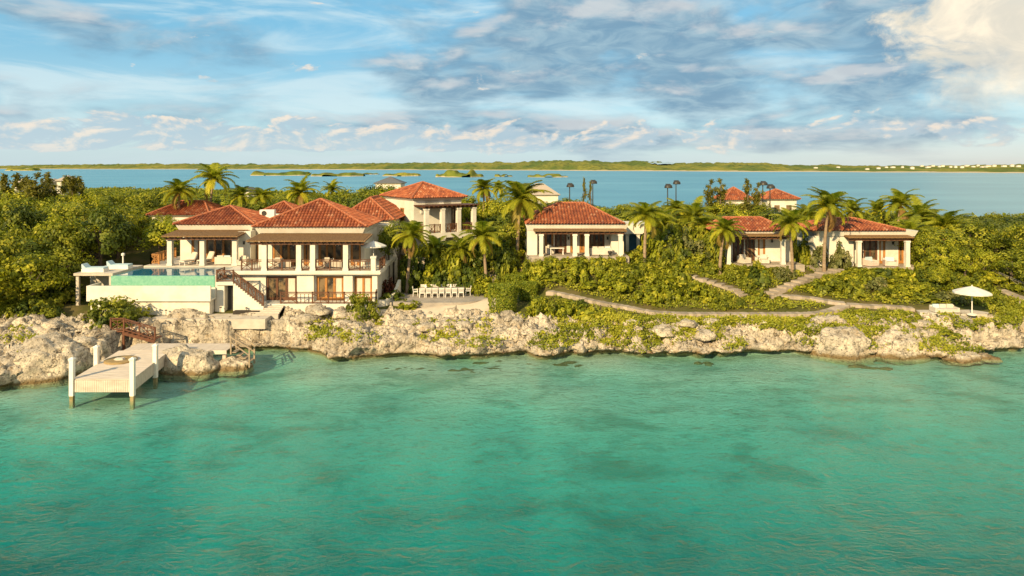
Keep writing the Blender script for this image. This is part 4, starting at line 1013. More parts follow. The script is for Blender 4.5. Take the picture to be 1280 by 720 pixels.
for k in range(13): b.box(.05 + k * .59, .15 + k * .59, -2.75, -.02, 6.17, 6.29)
b.box(.2, 7.25, -2.3, -2.1, 6.005, 6.168); b.box(-.05, 7.35, -2.7, -.02, 6.292, 6.36); part('pergola', b, WOOD, T, False)
b = MB(); b.box(.85, 1.1, -.12, -.002, 5.3, 5.7); part('wall_lamp', b, WHITEPAINT, T, False)
FOOT.append((-17.5, -3, 82, 96)); protect(480, 226, 596, 292, 83)

# ------------------------------------------------------------------ the three guest cottages
def cottage(label, x0, x1, yp, yw, yb, zf, roof, cor, cols, openings, ctop, perg, porch=None, extra=(), stone=STUCCO, zbase=3.5, blind=()):
    c = thing('cottage', label, 'house', ((x0 + x1) / 2, yw, zf))
    b = MB(); px0, px1 = porch or (x0, x1)
    ztop = cor[0]
    wall_open(b, px0, px1, yw, yw + .3, zf, ztop, [(a, e, zf + .01, zt) for a, e, zt, n, cu in openings])
    b.box(x0, x0 + .3, yw + .302, yb, zf - .5, ztop); b.box(x1 - .3, x1, yw + .302, yb, zf - .5, ztop); b.box(x0 + .3, x1 - .3, yb - .3, yb, zf - .5, ztop); b.box(x0 + .3, x1 - .3, yw + .6, yw + .9, zf - .5, ztop)
    for e in extra: b.box(*e)
    part('wall', b, stone, c)
    for a, e, zt, n, cu in openings: glass_door(c, a, e, yw + .15, zf + .01, zt, n, cu, True, WOOD if n > 1 else DOORWOOD)
    b = MB(); b.box(px0 - .2, px1 + .2, yp - .45, yw - .003, zbase, zf); part('porch_floor', b, STONE, c)
    b = MB(); b.box(x0 + .02, x1 - .02, yw - .002, yb - .01, zbase, zf - .51); part('plinth', b, stone, c)
    b = MB(); b.taper(x0 - .02, x1 + .02, yp + .75, yb + .02, cor[0] + .002, cor[1], .25); part('cornice', b, STUCCO, c)
    rx0, rx1, rise, ridge = roof
    hip_roof(c, rx0, rx1, yp + .3, yb + .5, cor[1] + .005, rise, ridge)
    for x in cols: column(c, x, yp, zf, ctop, .40)
    pergola(c, perg[0], perg[1], yp - .05, yp + 1.4, ctop + .34, ctop + .5)
    for x, z in blind: wall_lamp(c, x, yw, z)
    foot(x0 - .6, x1 + .6, yp - .45, yb + .6)
    return c
Y2 = 75.2
cottage('white cottage with four front columns in the middle of the hillside', XP(659, 78), XP(779, 77.5), Y2, 78.2, 86, 6.55, (XP(659, 75.5) - .1, XP(779, 75.5) + .1, 1.86, 3.0), (9.15, 9.88),
        [XP(x, Y2) for x in (676.5, 718.5, 733.5, 775.5)], [(XP(681, 78), XP(692, 78), 8.85, 1, ()), (XP(693.5, 78), XP(708.5, 78), 8.85, 2, ()), (XP(713, 78), XP(720, 78), 8.85, 1, ()), (XP(724.5, 78), XP(731, 78), 8.85, 1, ()), (XP(736.5, 78), XP(756, 78), 8.85, 3, ())],
        8.85, (XP(668, Y2), XP(782, Y2)), None, extra=[(XP(659, 76), XP(671.5, 76), 76.0, 78.199, 5.5, 9.15), (XP(764, 77), XP(779, 77.4), 77.0, 78.199, 5.5, 9.15)], blind=[(XP(710.8, 78), 8.1), (XP(759.5, 78), 8.1)])
protect(657, 254, 780, 318, 74.0)
sofa((XP(751, 76.2), 76.3, 6.55), math.pi, 2.3, 'white porch sofa of the middle cottage, its back to the sea')
table((XP(696, 76.4), 76.4, 6.55), 0, 1.5, .8, .74, 'white table on the porch of the middle cottage')
sofa((XP(688, 76.9), 77.2, 6.55), .2, .8, 'cream chair behind the porch table of the middle cottage', cat='armchair', name='armchair')
p = thing('potted_plant', 'dark urn with small plant at the sofa end of the middle cottage', 'plant', (XP(762, 75.7), 75.5, 6.55))
b = MB(); b.lathe((0, 0, 0), [(0, 0), (.16, 0), (.12, .12), (.24, .4), (.2, .5), (0, .48)], 12); part('urn', b, DARK, p, False)
Y3 = 75.0
cottage('smaller white cottage with two armchairs on its porch, left of pair on right', XP(905, 77), XP(992, 77), Y3, 77.3, 81.5, 5.72, (XP(893, 75.5), XP(987, 75.5), 1.12, 4.0), (8.55, 9.15),
        [XP(x, Y3) for x in (910.5, 978.5)], [(XP(917, 77), XP(931, 77), 8.35, 2, ()), (XP(932.5, 77), XP(945, 77), 8.35, 2, ()), (XP(948.5, 77), XP(958, 77), 8.35, 1, (0,))],
        8.35, (XP(902, Y3), XP(985, Y3)), None, extra=[(XP(894, 76), XP(905, 76), 76.4, 77.299, 4.5, 8.55)], blind=[(XP(966, 77), 7.9)])
protect(900, 272, 990, 328, 74)
g_a = 'armchairs on the cottage porches'
sofa((XP(931, 75.6), 75.7, 5.72), .35, 1.05, 'cream armchair on the left smaller cottage porch, left of two', cat='armchair', name='armchair', group=g_a)
sofa((XP(955, 75.6), 75.7, 5.72), -.2, 1.05, 'cream armchair on the left smaller cottage porch, right of two', cat='armchair', name='armchair', group=g_a)
Y4 = 75.6
cottage('rightmost white cottage with long blank wall beside its open porch', XP(1017, 78), XP(1139, 77), Y4, 78, 82.5, 5.38, (XP(1012, 76), XP(1131, 76), 1.0, 2.6), (8.5, 9.12),
        [XP(x, Y4) for x in (1073.5, 1134)], [(XP(1070, 78), XP(1079, 78), 8.1, 1, ()), (XP(1079.5, 78), XP(1097, 78), 8.1, 2, ()), (XP(1099, 78), XP(1107, 78), 8.1, 1, (0,)), (XP(1123, 78), XP(1130, 78), 8.1, 1, ())],
        8.12, (XP(1060, Y4), XP(1140, Y4)), (XP(1068, 78), XP(1139, 77)), extra=[(XP(1017, 76.5), XP(1067, 76.5), 76.5, 78.31, 4.0, 8.5)], blind=[(XP(1116, 78), 7.6)], stone=CREAMSTONE)
protect(1052, 276, 1141, 332, 75); protect(1016, 296, 1068, 318, 75)
b_ = 'pink cream armchair on the rightmost cottage porch, '
PINKFAB = pmat('pink cream fabric', (.66, .50, .42), (.58, .44, .37), .9, 3, .1, 30)
sofa((XP(1089, 76.2), 76.2, 5.38), .35, 1.25, b_ + 'left of two', PINKFAB, 'armchair', 'armchair', g_a); sofa((XP(1113, 76.2), 76.2, 5.38), -.2, 1.25, b_ + 'right of two', PINKFAB, 'armchair', 'armchair', g_a)

# ------------------------------------------------------------------ houses farther back
def back_house(label, x0, x1, y0, y1, z0, ze, rise, ridge=0, mat=None, tiles=True, wallmat=None, over=.5, along='x', win=(), cat='house', name='back_house'):
    h = thing(name, label, cat, ((x0 + x1) / 2, (y0 + y1) / 2, z0))
    b = MB(); b.box(x0, x1, y0, y1, z0, ze); part('wall', b, wallmat or STUCCO, h)
    b = MB(); b.taper(x0 - .1, x1 + .1, y0 - .1, y1 + .1, ze + .002, ze + .25, over - .1); part('cornice', b, STUCCO, h)
    hip_roof(h, x0 - over, x1 + over, y0 - over, y1 + over, ze + .255, rise, ridge, along, True, mat, tiles)
    for xa, xb, za, zb in win:
        b = MB(); b.box(xa, xb, y0 - .05, y0 - .003, za, zb); b.box(xa - .1, xa, y0 - .08, y0 - .003, za, zb); b.box(xb, xb + .1, y0 - .08, y0 - .003, za, zb); part('window', b, GLASS, h)
    foot(x0 - 1, x1 + 1, y0 - 1.5, y1 + 1); return h
def bh(label, px0, px1, pye, pya, Y, depth, **k):
    x0, x1 = XP(px0, Y) + .5, XP(px1, Y) - .5; ze = ZP(pye, Y); za = HC - (pya - HOR) * (Y + depth / 2) / FPX
    o = back_house(label, x0, x1, Y + .5, Y + depth, k.pop('z0', 5.0), ze - .25, za - ze, **k); protect(px0 + 2, pya, px1 - 2, pye - 2, Y - 2); return o
bh('low white house with broad orange roof behind the trees left of the villa', 183, 262, 269, 252, 90, 8, ridge=3.0)
bh('small house with bright orange pyramid roof in trees beyond the two lamp posts', 905, 944, 250, 234.5, 118, 6)
bh('small house with orange pyramid roof, rightmost beyond the trees', 957, 1001, 249, 237, 116, 6, win=[(XP(970, 116), XP(975, 116), 8.6, 9.6), (XP(985, 116), XP(990, 116), 8.6, 9.6)])
bh('dark grey roofed house beyond the trees left of the lookout villa', 466, 503, 229, 220.5, 165, 7, mat=GREYROOF, tiles=False, z0=3)
bh('beige house with grey shingle roof beyond the large palm', 650, 701, 243.5, 229, 140, 9, mat=BEIGEROOF, tiles=False, wallmat=CREAMSTONE, ridge=1.5, z0=4)
bh('small beige house at far left beyond the feathery trees', 66, 82, 226, 219, 150, 6, mat=BEIGEROOF, tiles=False, z0=4)
bh('tiny white house at the far left edge beyond the trees', 13, 24, 229, 222, 150, 6, mat=BEIGEROOF, tiles=False, z0=4)
bh('white house with beige roof beyond the left trees, half covered', 50, 63, 228, 223, 158, 6, mat=BEIGEROOF, tiles=False, z0=4)
bh('dark grey hut roof beyond the palms left of the main roof', 292, 313, 238.5, 233, 150, 6, mat=GREYROOF, tiles=False, z0=4)
# blue walled pool house between the cottages
k = thing('pool_house', 'blue walled open pool house with beige roof, right of middle cottage', 'house', (XP(790, 83), 83, 5.8))
b = MB(); b.box(XP(781, 84), XP(812, 84), 84, 87, 5.2, 9.1); part('wall', b, BLUEWALL, k)
b = MB(); b.box(XP(780, 82.5) - .2, XP(812, 82.5) + .3, 82.2, 87.2, 8.2, 9.3); part('roof_band', b, CREAMSTONE, k)
for px in (784, 797.5, 810): column(k, XP(px, 82.6), 82.6, 5.4, 8.198, .34)
foot(XP(780, 83), XP(813, 83), 81.5, 88); protect(782, 286, 797, 310, 81)
# houses on the far shore
far = None; houses = [(1083, 210.8), (1096, 211), (1106, 209.8), (1114, 210.4), (1126, 209.6), (1138, 210.8), (1150, 208.6), (1158, 209.6), (1164, 208.2), (1172, 209.4), (1177, 208.2), (1186, 209.6), (1192, 210.6), (1201, 209.2), (1207, 208.2), (1214, 209), (1221, 208.4), (1226, 209.6), (1233, 208.2), (1241, 209.2), (1252, 209), (1262, 208.4), (1271, 209.4), (1018, 211.6), (1046, 211), (260, 211.2)]
for k_, (px, py) in enumerate(houses):
    j = int((px - HPX[0]) / 2); cols_ = HP[:, j]; pys = PY(cols_[:, 1], cols_[:, 2])
    m = int(np.argmin(np.abs(pys[3:9] - py))) + 3; q = cols_[m]
    w = random.uniform(2.5, 6); hh = random.uniform(1.6, 3.4)
    if far is None:
        far = thing('distant_house', 'tiny white house on the low green shore across the bay', 'house', (0, 0, 0), 0, 'white houses on the far shore')
        b = MB(); b.box(-1, 1, -.8, .8, -1, .7); part('wall', b, STUCCO, far, False)
        b = MB(); b.add([(-1.1, -.9, .702), (1.1, -.9, .702), (1.1, .9, .702), (-1.1, .9, .702), (-.3, 0, 1.1), (.3, 0, 1.1)], [(0, 1, 5, 4), (1, 2, 5), (2, 3, 4, 5), (3, 0, 4)]); part('roof', b, BEIGEROOF, far, False)
        o = far
    else: o = dup(far)
    o.location = (q[0], q[1] - 8, q[2] + 2); o.scale = (w, w * .8, hh)
# tall court lamps behind the middle cottage
lp = None
for k_, (px, py, Y) in enumerate([(712, 229.5, 112), (741, 225.5, 118), (834.5, 230.5, 108), (845, 226, 114), (953.5, 227, 108), (962.5, 231, 104)]):
    x = XP(px, Y); z0 = g1(x, Y) - .3; H = ZP(py, Y) - z0
    lab = ['black court lamp post, left of the pair behind the middle cottage', 'black court lamp post, taller of the pair behind the middle cottage', 'black court lamp post with lower head of the middle pair', 'black court lamp post with higher head of the middle pair', 'black court lamp post beside the red pyramid roof, left of that pair', 'black court lamp post just left of the rightmost red roof'][k_]
    l = thing('court_lamp', lab, 'lamp post', (x, Y, z0), 0, 'black lamp posts round the court')
    b = MB(); b.tube([(0, 0, 0), (0, 0, H)], [.11, .07], 8); part('post', b, DARK, l, False)
    b = MB(); b.lathe((.12, 0, H - .55), [(.0, .62), (.3, .58), (.55, .38), (.62, .05), (.56, .0), (.0, .1)], 14); b.bar((-.35, 0, H + .05), (.4, 0, H + .05), .08); part('lamp_head', b, DARK, l, False)
    protect(px - 3, py - 4, px + 3, py + 18, Y - 1)

# ------------------------------------------------------------------ stone paths over the slope
PATHPTS = []
def stone_path(pix, w=1.15, lift=.14, steps=False, mat=None):
    pts = [gp(px, py) for px, py in pix]; fine = []
    for a, c in zip(pts[:-1], pts[1:]):
        n = max(2, int((c - a).length / .35))
        fine += [a.lerp(c, i / n) for i in range(n)]
    fine.append(pts[-1])
    for _ in range(5): fine = [fine[0]] + [(fine[i - 1] + fine[i] * 2 + fine[i + 1]) / 4 for i in range(1, len(fine) - 1)] + [fine[-1]]
    b = MB(); prev = None
    for i, p in enumerate(fine):
        d = (fine[min(i + 1, len(fine) - 1)] - fine[max(i - 1, 0)]); d.z = 0; d.normalize(); s = Vector((-d.y, d.x, 0)) * w / 2
        z = g1(p.x, p.y) + lift
        if steps: z = math.floor(z / .18 + .5) * .18 + .05
        cur = [Vector((p.x + s.x, p.y + s.y, z)), Vector((p.x - s.x, p.y - s.y, z))]
        if prev:
            up = Vector((0, 0, 1)); za = (prev[0].z + z) / 2 if not steps else z
            j = [random.uniform(-.02, .02) for _ in range(4)]
            q = [prev[0], prev[1], cur[1], cur[0]]
            top = [Vector((v.x, v.y, (v.z if not steps else z) + jj)) for v, jj in zip(q, j)]; bot = [t - up * .6 for t in top]
            b.hexa(bot + top)
        prev = cur; PATHPTS.append((p.x, p.y, z))
        if i % 2 == 0:
            cx, cy = PX(p.x, p.y), PY(p.y, z); protect(cx - 3, cy - 2, cx + 3, cy + 1.5, p.y - .9)
    return structure('path', b.mesh('path'), mat or SLAB)
stone_path([(684, 366), (722, 372), (752, 379), (790, 386), (812, 391), (850, 393), (930, 393.5), (1010, 393.5), (1030, 392), (1050, 386), (1058, 381.5)], .95)
stone_path([(1056, 380.5), (1030, 377), (1012, 373), (990, 371), (962, 370.5)], 1.1)
stone_path([(961, 369), (980, 361), (1003, 352), (1020, 345), (1050, 338)], 1.1, .14, True)
stone_path([(866, 346.5), (885, 352), (905, 358), (922, 365), (930, 370)], 1.0, .14, True)
stone_path([(1060, 381.5), (1090, 383.5), (1120, 384.5), (1142, 387)], 1.0)
stone_path([(1014, 333), (1024, 339)], 1.2)
stone_path([(612, 345), (616, 352), (610, 362)], 1.2, .14, True)
stone_path([(478, 376), (500, 377), (520, 375)], 1.4, .1, False, PAVE)

# ------------------------------------------------------------------ platform under the beach umbrella
pl = thing('beach_platform', 'pale concrete sitting platform under the beach umbrella at right', 'platform', (XP(1190, 64), 64.5, 2.6))
q = [gp(1143, 385.5), gp(1150, 395), gp(1182, 401), gp(1234, 403), gp(1236, 396), gp(1215, 388), gp(1180, 384)]
zt = 2.72
b = MB(); n = len(q)
vs = [(p.x, p.y, zt) for p in q] + [(p.x, p.y, zt - .42) for p in q]
b.add(vs, [tuple(range(n)), tuple(range(n, 2 * n))[::-1]] + [(k, n + k, n + (k + 1) % n, (k + 1) % n) for k in range(n)])
part('slab', b, CONC, pl)
b = MB()
for k in (0, 2, 3, 5): b.box(q[k].x - .25 - (.3 if k == 3 else 0), q[k].x + .1, q[k].y - .1 + (.35 if k in (2, 3) else -.2), q[k].y + .25 + (.35 if k in (2, 3) else -.2), 1.0, zt - .42)
part('foundation', b, CONC, pl)
foot(min(p.x for p in q) - .3, max(p.x for p in q) + .5, min(p.y for p in q) - .2, max(p.y for p in q) + .4)
def yz(py, z): return (HC - z) * FPX / (py - HOR)
Yu = yz(393.5, zt); umbrella((XP(1215, Yu), Yu, zt), HC - (357.5 - HOR) * Yu / FPX - zt, 1.55, 'large white beach umbrella on the pale platform at the right')
Ys = yz(390, zt); sofa((XP(1181, Ys), Ys, zt), 0, 2.2, 'low white lounge sofa beside the beach umbrella').scale = (1, 1, .72)
b = MB(); b.lathe((0, 0, 0), [(0, 0), (.2, 0), (.24, .12), (.18, .42), (.14, .5), (0, .5)], 10)
protect(1164, 356, 1240, 401, 62.0)

# ------------------------------------------------------------------ dock, gangway, wooden stair
DZ = 1.46
D = thing('dock', 'white slatted swimming dock on posts standing in the sea', 'dock', (-28.2, 52.5, 0))
FL, FR, BR, BL = Vector((-29.97, 49.05, DZ)), Vector((-25.85, 49.05, DZ)), Vector((-26.9, 56.6, DZ)), Vector((-30.9, 56.6, DZ))
b = MB(); n = 52
for k in range(n):
    a0, a1 = FL.lerp(BL, (k + .05) / n), FL.lerp(BL, (k + .95) / n); c0, c1 = FR.lerp(BR, (k + .05) / n), FR.lerp(BR, (k + .95) / n); dn = Vector((0, 0, -.05)); j = Vector((0, 0, random.uniform(-.006, .006)))
    b.hexa([a0 + dn, c0 + dn, c1 + dn, a1 + dn, a0 + j, c0 + j, c1 + j, a1 + j])
part('deck', b, DECK, D)
PILEFOOT = pmat('weedy pile', (.34, .27, .14), (.22, .18, .08), .9, 3, .3, 12)
b = MB(); n = 26
def slats(A, B, n, out):
    for k in range(n):
        p, r = A.lerp(B, (k + .08) / n), A.lerp(B, (k + .92) / n)
        b.hexa([p + Vector((0, 0, -.88)), r + Vector((0, 0, -.88)), r + out + Vector((0, 0, -.88)), p + out + Vector((0, 0, -.88)), p + Vector((0, 0, -.07)), r + Vector((0, 0, -.07)), r + out + Vector((0, 0, -.07)), p + out + Vector((0, 0, -.07))])
slats(FL + Vector((.2, -.05, 0)), FR + Vector((-.2, -.05, 0)), 30, Vector((0, .06, 0))); slats(FR, BR, 52, Vector((-.06, 0, 0))); slats(FL, FL.lerp(BL, .5), 26, Vector((.06, 0, 0)))
part('skirt', b, DECK, D)
b = MB()
for t in (0.0, 1.0): b.bar(FL.lerp(FR, .03) + Vector((0, .1, -.17 - .62 * t)), FR.lerp(FL, .03) + Vector((0, .1, -.17 - .62 * t)), .1, .16)
b.bar(FL + Vector((.15, 0, -.17)), BL + Vector((.15, 0, -.17)), .12, .2); b.bar(FR + Vector((-.15, 0, -.17)), BR + Vector((-.15, 0, -.17)), .12, .2)
part('joists', b, DECK, D)
for p, top in ((FL, 1.42), (FR, 1.42), (FL.lerp(BL, .5) + Vector((-.05, 0, 0)), 1.3), (FR.lerp(BR, .56) + Vector((.05, 0, 0)), 1.3)):
    b = MB(); x, y = p.x, p.y
    b.box(x - .14, x + .14, y - .14, y + .14, .32, DZ + top - .12); b.box(x - .18, x + .18, y - .18, y + .18, DZ + top - .12, DZ + top - .03)
    b.add([(x - .19, y - .19, DZ + top - .03), (x + .19, y - .19, DZ + top - .03), (x + .19, y + .19, DZ + top - .03), (x - .19, y + .19, DZ + top - .03), (x, y, DZ + top + .10)], [(0, 1, 4), (1, 2, 4), (2, 3, 4), (3, 0, 4)])
    o = part('post', b, WHITEPAINT, D)
    b = MB(); b.box(x - .12, x + .12, y - .12, y + .12, -2.5, .318); part('pile_foot', b, PILEFOOT, o)
m = MB(); m.lathe((0, 0, 0), [(1.12, .0), (1.12, .10), (1.0, .14), (.45, .12), (.42, .0)], 32)
Ym = yz(451, DZ); o = link('round_mat', m.mesh('round_mat'), STRAW); o.location = (XP(151, Ym), Ym, DZ + .012); tag(o, 'round straw ring mat lying on the white dock', 'mat')
b = MB(); b.box(-.33, .33, -.2, .2, 0, .18); b.box(-.28, .28, -.16, .16, .18, .22)
o = link('cushion', b.mesh('cushion'), CREAMFAB); o.location = (XP(150, Ym), Ym - .05, DZ + .01); tag(o, 'small white cushion in the middle of the straw mat', 'cushion')
protect(88, 430, 200, 500, 49)
Gw = thing('gangway', 'weathered plank gangway from the dock to the right along the rocks', 'gangway', (-26, 58, 0))
b = MB(); x0, x1 = -30.6, XP(290, 57.8); n = 44
for k in range(n): b.box(x0 + (x1 - x0) * (k + .05) / n, x0 + (x1 - x0) * (k + .95) / n, 56.75, 58.9, DZ - .05, DZ + random.uniform(-.006, .006))
part('planks', b, DECK, Gw)
b = MB(); b.box(x0, x1, 56.66, 56.745, DZ - .3, DZ - .01); b.box(x0, x1, 58.5, 58.7, DZ - .3, DZ - .055); part('beams', b, DECK, Gw)
for x in (-29.5, -27.2, -24.9, -22.8):
    b = MB(); b.box(x - .13, x + .13, 57.0, 57.26, -2, DZ - .055); part('pile', b, DECK, Gw)
Hr = thing('hand_rail', 'weathered timber steps with hand rails down into the water at the gangway end', 'railing', (-22, 57, 1.4))
HRM = pmat('bleached timber', (.36, .28, .19), (.26, .20, .14), .85, 3, .2, 20)
for dy in (57.0, 58.1):
    b = MB(); a = Vector((-22.25, dy, DZ)); c = Vector((-20.7, dy - .25, .5))
    for p in (a, c): b.bar(p + Vector((0, 0, -.4)), p + Vector((0, 0, 1.05)), .11)
    b.bar(a + Vector((-.1, 0, 1.02)), c + Vector((.15, 0, 1.02)), .10); b.bar(a + Vector((0, 0, .55)), c + Vector((0, 0, .55)), .08)
    part('rail', b, HRM, Hr)
b = MB()
for k in range(4): b.box(-22.2 + k * .38, -21.85 + k * .38, 57.0, 58.1, DZ - .3 - k * .24, DZ - .23 - k * .24)
part('tread', b, HRM, Hr)
St = thing('wooden_stair', 'brown wooden stair with crossed railing leading down to the dock', 'stairs', (XP(155, 60), 60, 1.4))
RUST = pmat('red brown wood', (.15, .058, .028), (.10, .04, .022), .6, 3, .2, 30)
xa, xb = XP(140, 60.2), XP(157, 60.2); xc = XP(190, 59.4)
b = MB(); b.box(xa, xb, 60.0, 61.6, 2.12, 2.24)
for x in (xa + .1, xb - .1): b.box(x - .09, x + .09, 60.02, 60.2, .3, 2.118)
part('landing', b, RUST, St)
b = MB()
for k in range(6):
    t = (k + .5) / 6; x = xb + (xc - xb) * t; b.box(x - .2, x + .2, 59.8, 61.3, 2.2 - .74 * t - .05, 2.2 - .74 * t)
b.bar((xb, 59.85, 2.05), (xc, 59.85, 1.35), .07, .24); part('flight', b, RUST, St)
railing(St, [(xa, 60.02, 2.22), (xb, 60.02, 2.22)], 1.05, 1.2, RUST, cross_every=1, w=.075); railing(St, [(xb + .02, 59.9, 2.22), (xc, 59.9, DZ)], 1.05, 1.1, RUST, cross_every=1, w=.075)
protect(138, 398, 196, 436, 58.8); protect(245, 424, 314, 450, 56)
# little stake lights along the patio
first = None
for k, (px, py) in enumerate([(197, 391), (207.5, 397), (276, 393), (308, 393.5), (238, 384)]):
    p = gp(px, py)
    if first is None:
        first = thing('path_light', 'short dark stake light on the pale rock below the pool', 'light', p, 0, 'stake lights below the pool')
        b = MB(); b.tube([(0, 0, -.2), (0, 0, .62)], .025, 6); b.lathe((0, 0, .6), [(.0, .1), (.12, .04), (.12, 0), (0, .0)], 10); part('stake', b, DARK, first, False)
    else: dup(first, p)
# steel hand rail going up through the scrub at far right
h = thing('path_railing', 'thin grey path railing slanting through dark scrub at far right', 'railing', (48, 72, 4))
railing(h, [tuple(gp(1236, 349) + Vector((0, 0, .2))), tuple(gp(1262, 361) + Vector((0, 0, .2))), tuple(gp(1284, 370) + Vector((0, 0, .2)))], .95, 1.8, STEEL, cross_every=99, w=.04)
stone_path([(1252, 364), (1270, 371), (1290, 378)], .9)

# ------------------------------------------------------------------ greenery
def leaf_quads(Pn, Nn, size, rng, wide=.62):
    n = len(Pn); Nn = Nn / np.maximum(np.linalg.norm(Nn, axis=1, keepdims=True), 1e-6)
    t = rng.normal(size=(n, 3)); t -= Nn * (t * Nn).sum(1, keepdims=True); t /= np.maximum(np.linalg.norm(t, axis=1, keepdims=True), 1e-6)
    u = np.cross(Nn, t); s = (size * rng.uniform(.65, 1.25, n))[:, None]
    v = np.stack([Pn - t * s * .5, Pn + u * s * wide * .5 - t * s * .05, Pn + t * s * .5 - Nn * s * .12, Pn - u * s * wide * .5 - t * s * .05], 1)
    return v.reshape(-1, 3), np.arange(n * 4).reshape(n, 4)
def foliage(name, rx, ry, rz, clumps, per, rc, size, seed, cz=0.0, low=-.25, top=1.0):
    """a crown built of leaf clumps spread through an uneven ellipsoid"""
    rng = np.random.default_rng(seed); C = []
    while len(C) < clumps:
        d = rng.normal(size=3); d /= np.linalg.norm(d)
        if d[2] < low: continue
        r = rng.uniform(.45, 1.0) ** .6; e = 1 + .30 * float(vn(d * 1.8 + seed, seed))
        C.append([d[0] * rx * r * e, d[1] * ry * r * e, cz + d[2] * rz * r * e, ])
    C = np.array(C); k = np.repeat(np.arange(clumps), per); n = len(k)
    cr = rc * rng.uniform(.55, 1.25, clumps)
    d = rng.normal(size=(n, 3)); d /= np.linalg.norm(d, axis=1, keepdims=True)
    Pn = C[k] + d * (cr[k] * rng.uniform(.35, 1.05, n) ** .7)[:, None] * np.array([1, 1, .8])
    out = Pn - np.array([0, 0, cz - .3 * rz]); out /= np.maximum(np.linalg.norm(out, axis=1, keepdims=True), 1e-6)
    N = d * .75 + out * .7 + rng.normal(size=(n, 3)) * .38 + np.array([0, 0, .25])
    v, f = leaf_quads(Pn, N, size, rng)
    tone = rng.uniform(0, 1, clumps)
    r = np.clip(tone[k] * .7 + rng.uniform(0, .42, n) - .04, 0, 1)
    return np_mesh(name, v, f, r)
def wood_mesh(h, r, spread, seed, n=6):
    rnd = random.Random(seed); b = MB(); bend = rnd.uniform(-.25, .25)
    b.tube([(0, 0, -.4), (bend * .3, 0, h * .35), (bend, bend * .4, h * .75), (bend * 1.2, bend * .3, h)], [r * 1.25, r, r * .75, r * .45], 8)
    for k in range(n):
        a = 6.283 * k / n + rnd.uniform(-.4, .4); z = h * rnd.uniform(.35, .8); l = spread * rnd.uniform(.6, 1)
        b.tube([(bend * .6, 0, z), (l * .55 * math.cos(a), l * .55 * math.sin(a), z + l * .4), (l * math.cos(a), l * math.sin(a), z + l * .75)], [r * .5, r * .32, r * .15], 6)
    return b.mesh('trunk')
def overlaps(x, y, z, r, h, tol=0.0):
    px, pr = PX(x, y), r * FPX / y; y0, y1 = PY(y, z + h), PY(y, z)
    for a, b_, c, d, Y in PROT:
        if y < Y and px + pr > a + tol and px - pr < c - tol and y0 < d and y1 > b_: return True
    return False
def blocked(x, y, r):
    for a, b_, c, d in FOOT:
        if a - r * .6 < x < b_ + r * .6 and c - r * .6 < y < d + r * .6: return True
    for qx, qy, qz in PATHPTS:
        if (qx - x) ** 2 + (qy - y) ** 2 < (.55 + r * .75) ** 2: return True
    return False
# --- low shrubs
SHR = [foliage('shrub', 1.0, 1.0, .85 + .12 * (k % 3), 30, 34, .30, .25, 100 + k, .25) for k in range(6)]
SHR += [foliage('shrub', 1.0, 1.0, .9, 16, 30, .42, .40, 140 + k, .25) for k in range(2)]
SHR += [foliage('shrub', 1.0, 1.0, 1.0, 48, 38, .32, .17, 120 + k, .3) for k in range(2)]
VAR = {}
def shrub_mesh(k, mat):
    key = (k, mat.name)
    if key not in VAR:
        me = SHR[k].copy(); me.materials.append(mat); VAR[key] = me
    return VAR[key]
def shrub(x, y, r, h, mat, label, group, cat='shrub', name='shrub', z=None, k=None):
    k = random.randrange(len(SHR)) if k is None else k
    o = link(name, shrub_mesh(k, mat)); z = g1(x, y) if z is None else z
    o.location = (x, y, z - .05 * h); o.scale = (r, r * random.uniform(.85, 1.15), h / 1.25); o.rotation_euler = (0, 0, random.uniform(0, 6.28))
    return tag(o, label, cat, group)
def scatter_shrubs(x0, x1, y0, y1, step, rr, hh, mat_pick, label, group, keep=lambda x, y: True, n_max=400, nm='shrub'):
    n = 0; ys = np.arange(y0, y1, step * .86)
    for j, yy in enumerate(ys):
        for xx in np.arange(x0, x1, step):
            x = xx + (j % 2) * step * .5 + random.uniform(-.4, .4) * step; y = yy + random.uniform(-.35, .35) * step
            if not keep(x, y): continue
            r = random.uniform(*rr); h = random.uniform(*hh)
            for s in (1.0, .8, .62, .45):
                if not blocked(x, y, r * s) and not overlaps(x, y, g1(x, y), r * s * .9, h * s):
                    shrub(x, y, r * s, h * s, mat_pick(), label, group, 'shrub', nm); n += 1; break
            if n >= n_max: return n
    return n
pick = lambda *w: (lambda: random.choice(w))
cnt = {}
cnt['slope'] = scatter_shrubs(2.0, 24, 65.2, 76.5, 1.72, (.85, 1.4), (.8, 2.2), pick(L_SHRUB, L_SHRUB, L_SHRUB, L_TREE, L_TREE, L_DARK, L_COVER), 'leafy yellow green shrub in the mass on the slope below the middle cottage', 'shrubs below the middle cottage')
cnt['slope2'] = scatter_shrubs(24, 54, 64.8, 77, 1.80, (.85, 1.45), (.8, 2.3), pick(L_SHRUB, L_SHRUB, L_SHRUB, L_TREE, L_COVER, L_PALE, L_DARK), 'leafy yellow green shrub in the mass on the slope below the right cottages', 'shrubs below the right cottages', lambda x, y: (x < 46 or y < 73) and random.random() > .1)
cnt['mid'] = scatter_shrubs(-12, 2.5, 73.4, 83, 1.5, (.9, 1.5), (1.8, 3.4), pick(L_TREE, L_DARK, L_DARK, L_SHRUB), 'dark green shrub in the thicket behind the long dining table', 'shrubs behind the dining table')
cnt['shelf'] = scatter_shrubs(3, 44, 62.2, 64.6, 1.5, (.45, .85), (.3, .6), pick(L_COVER, L_SHRUB), 'low yellow green bush on the rock shelf below the stone path', 'bushes on the rock shelf', lambda x, y: vn(np.array([x * .33, y * .5, 2.0]), 9) > -.15 and y > float(coast(x)) + 1.2, 400, 'low_bush')
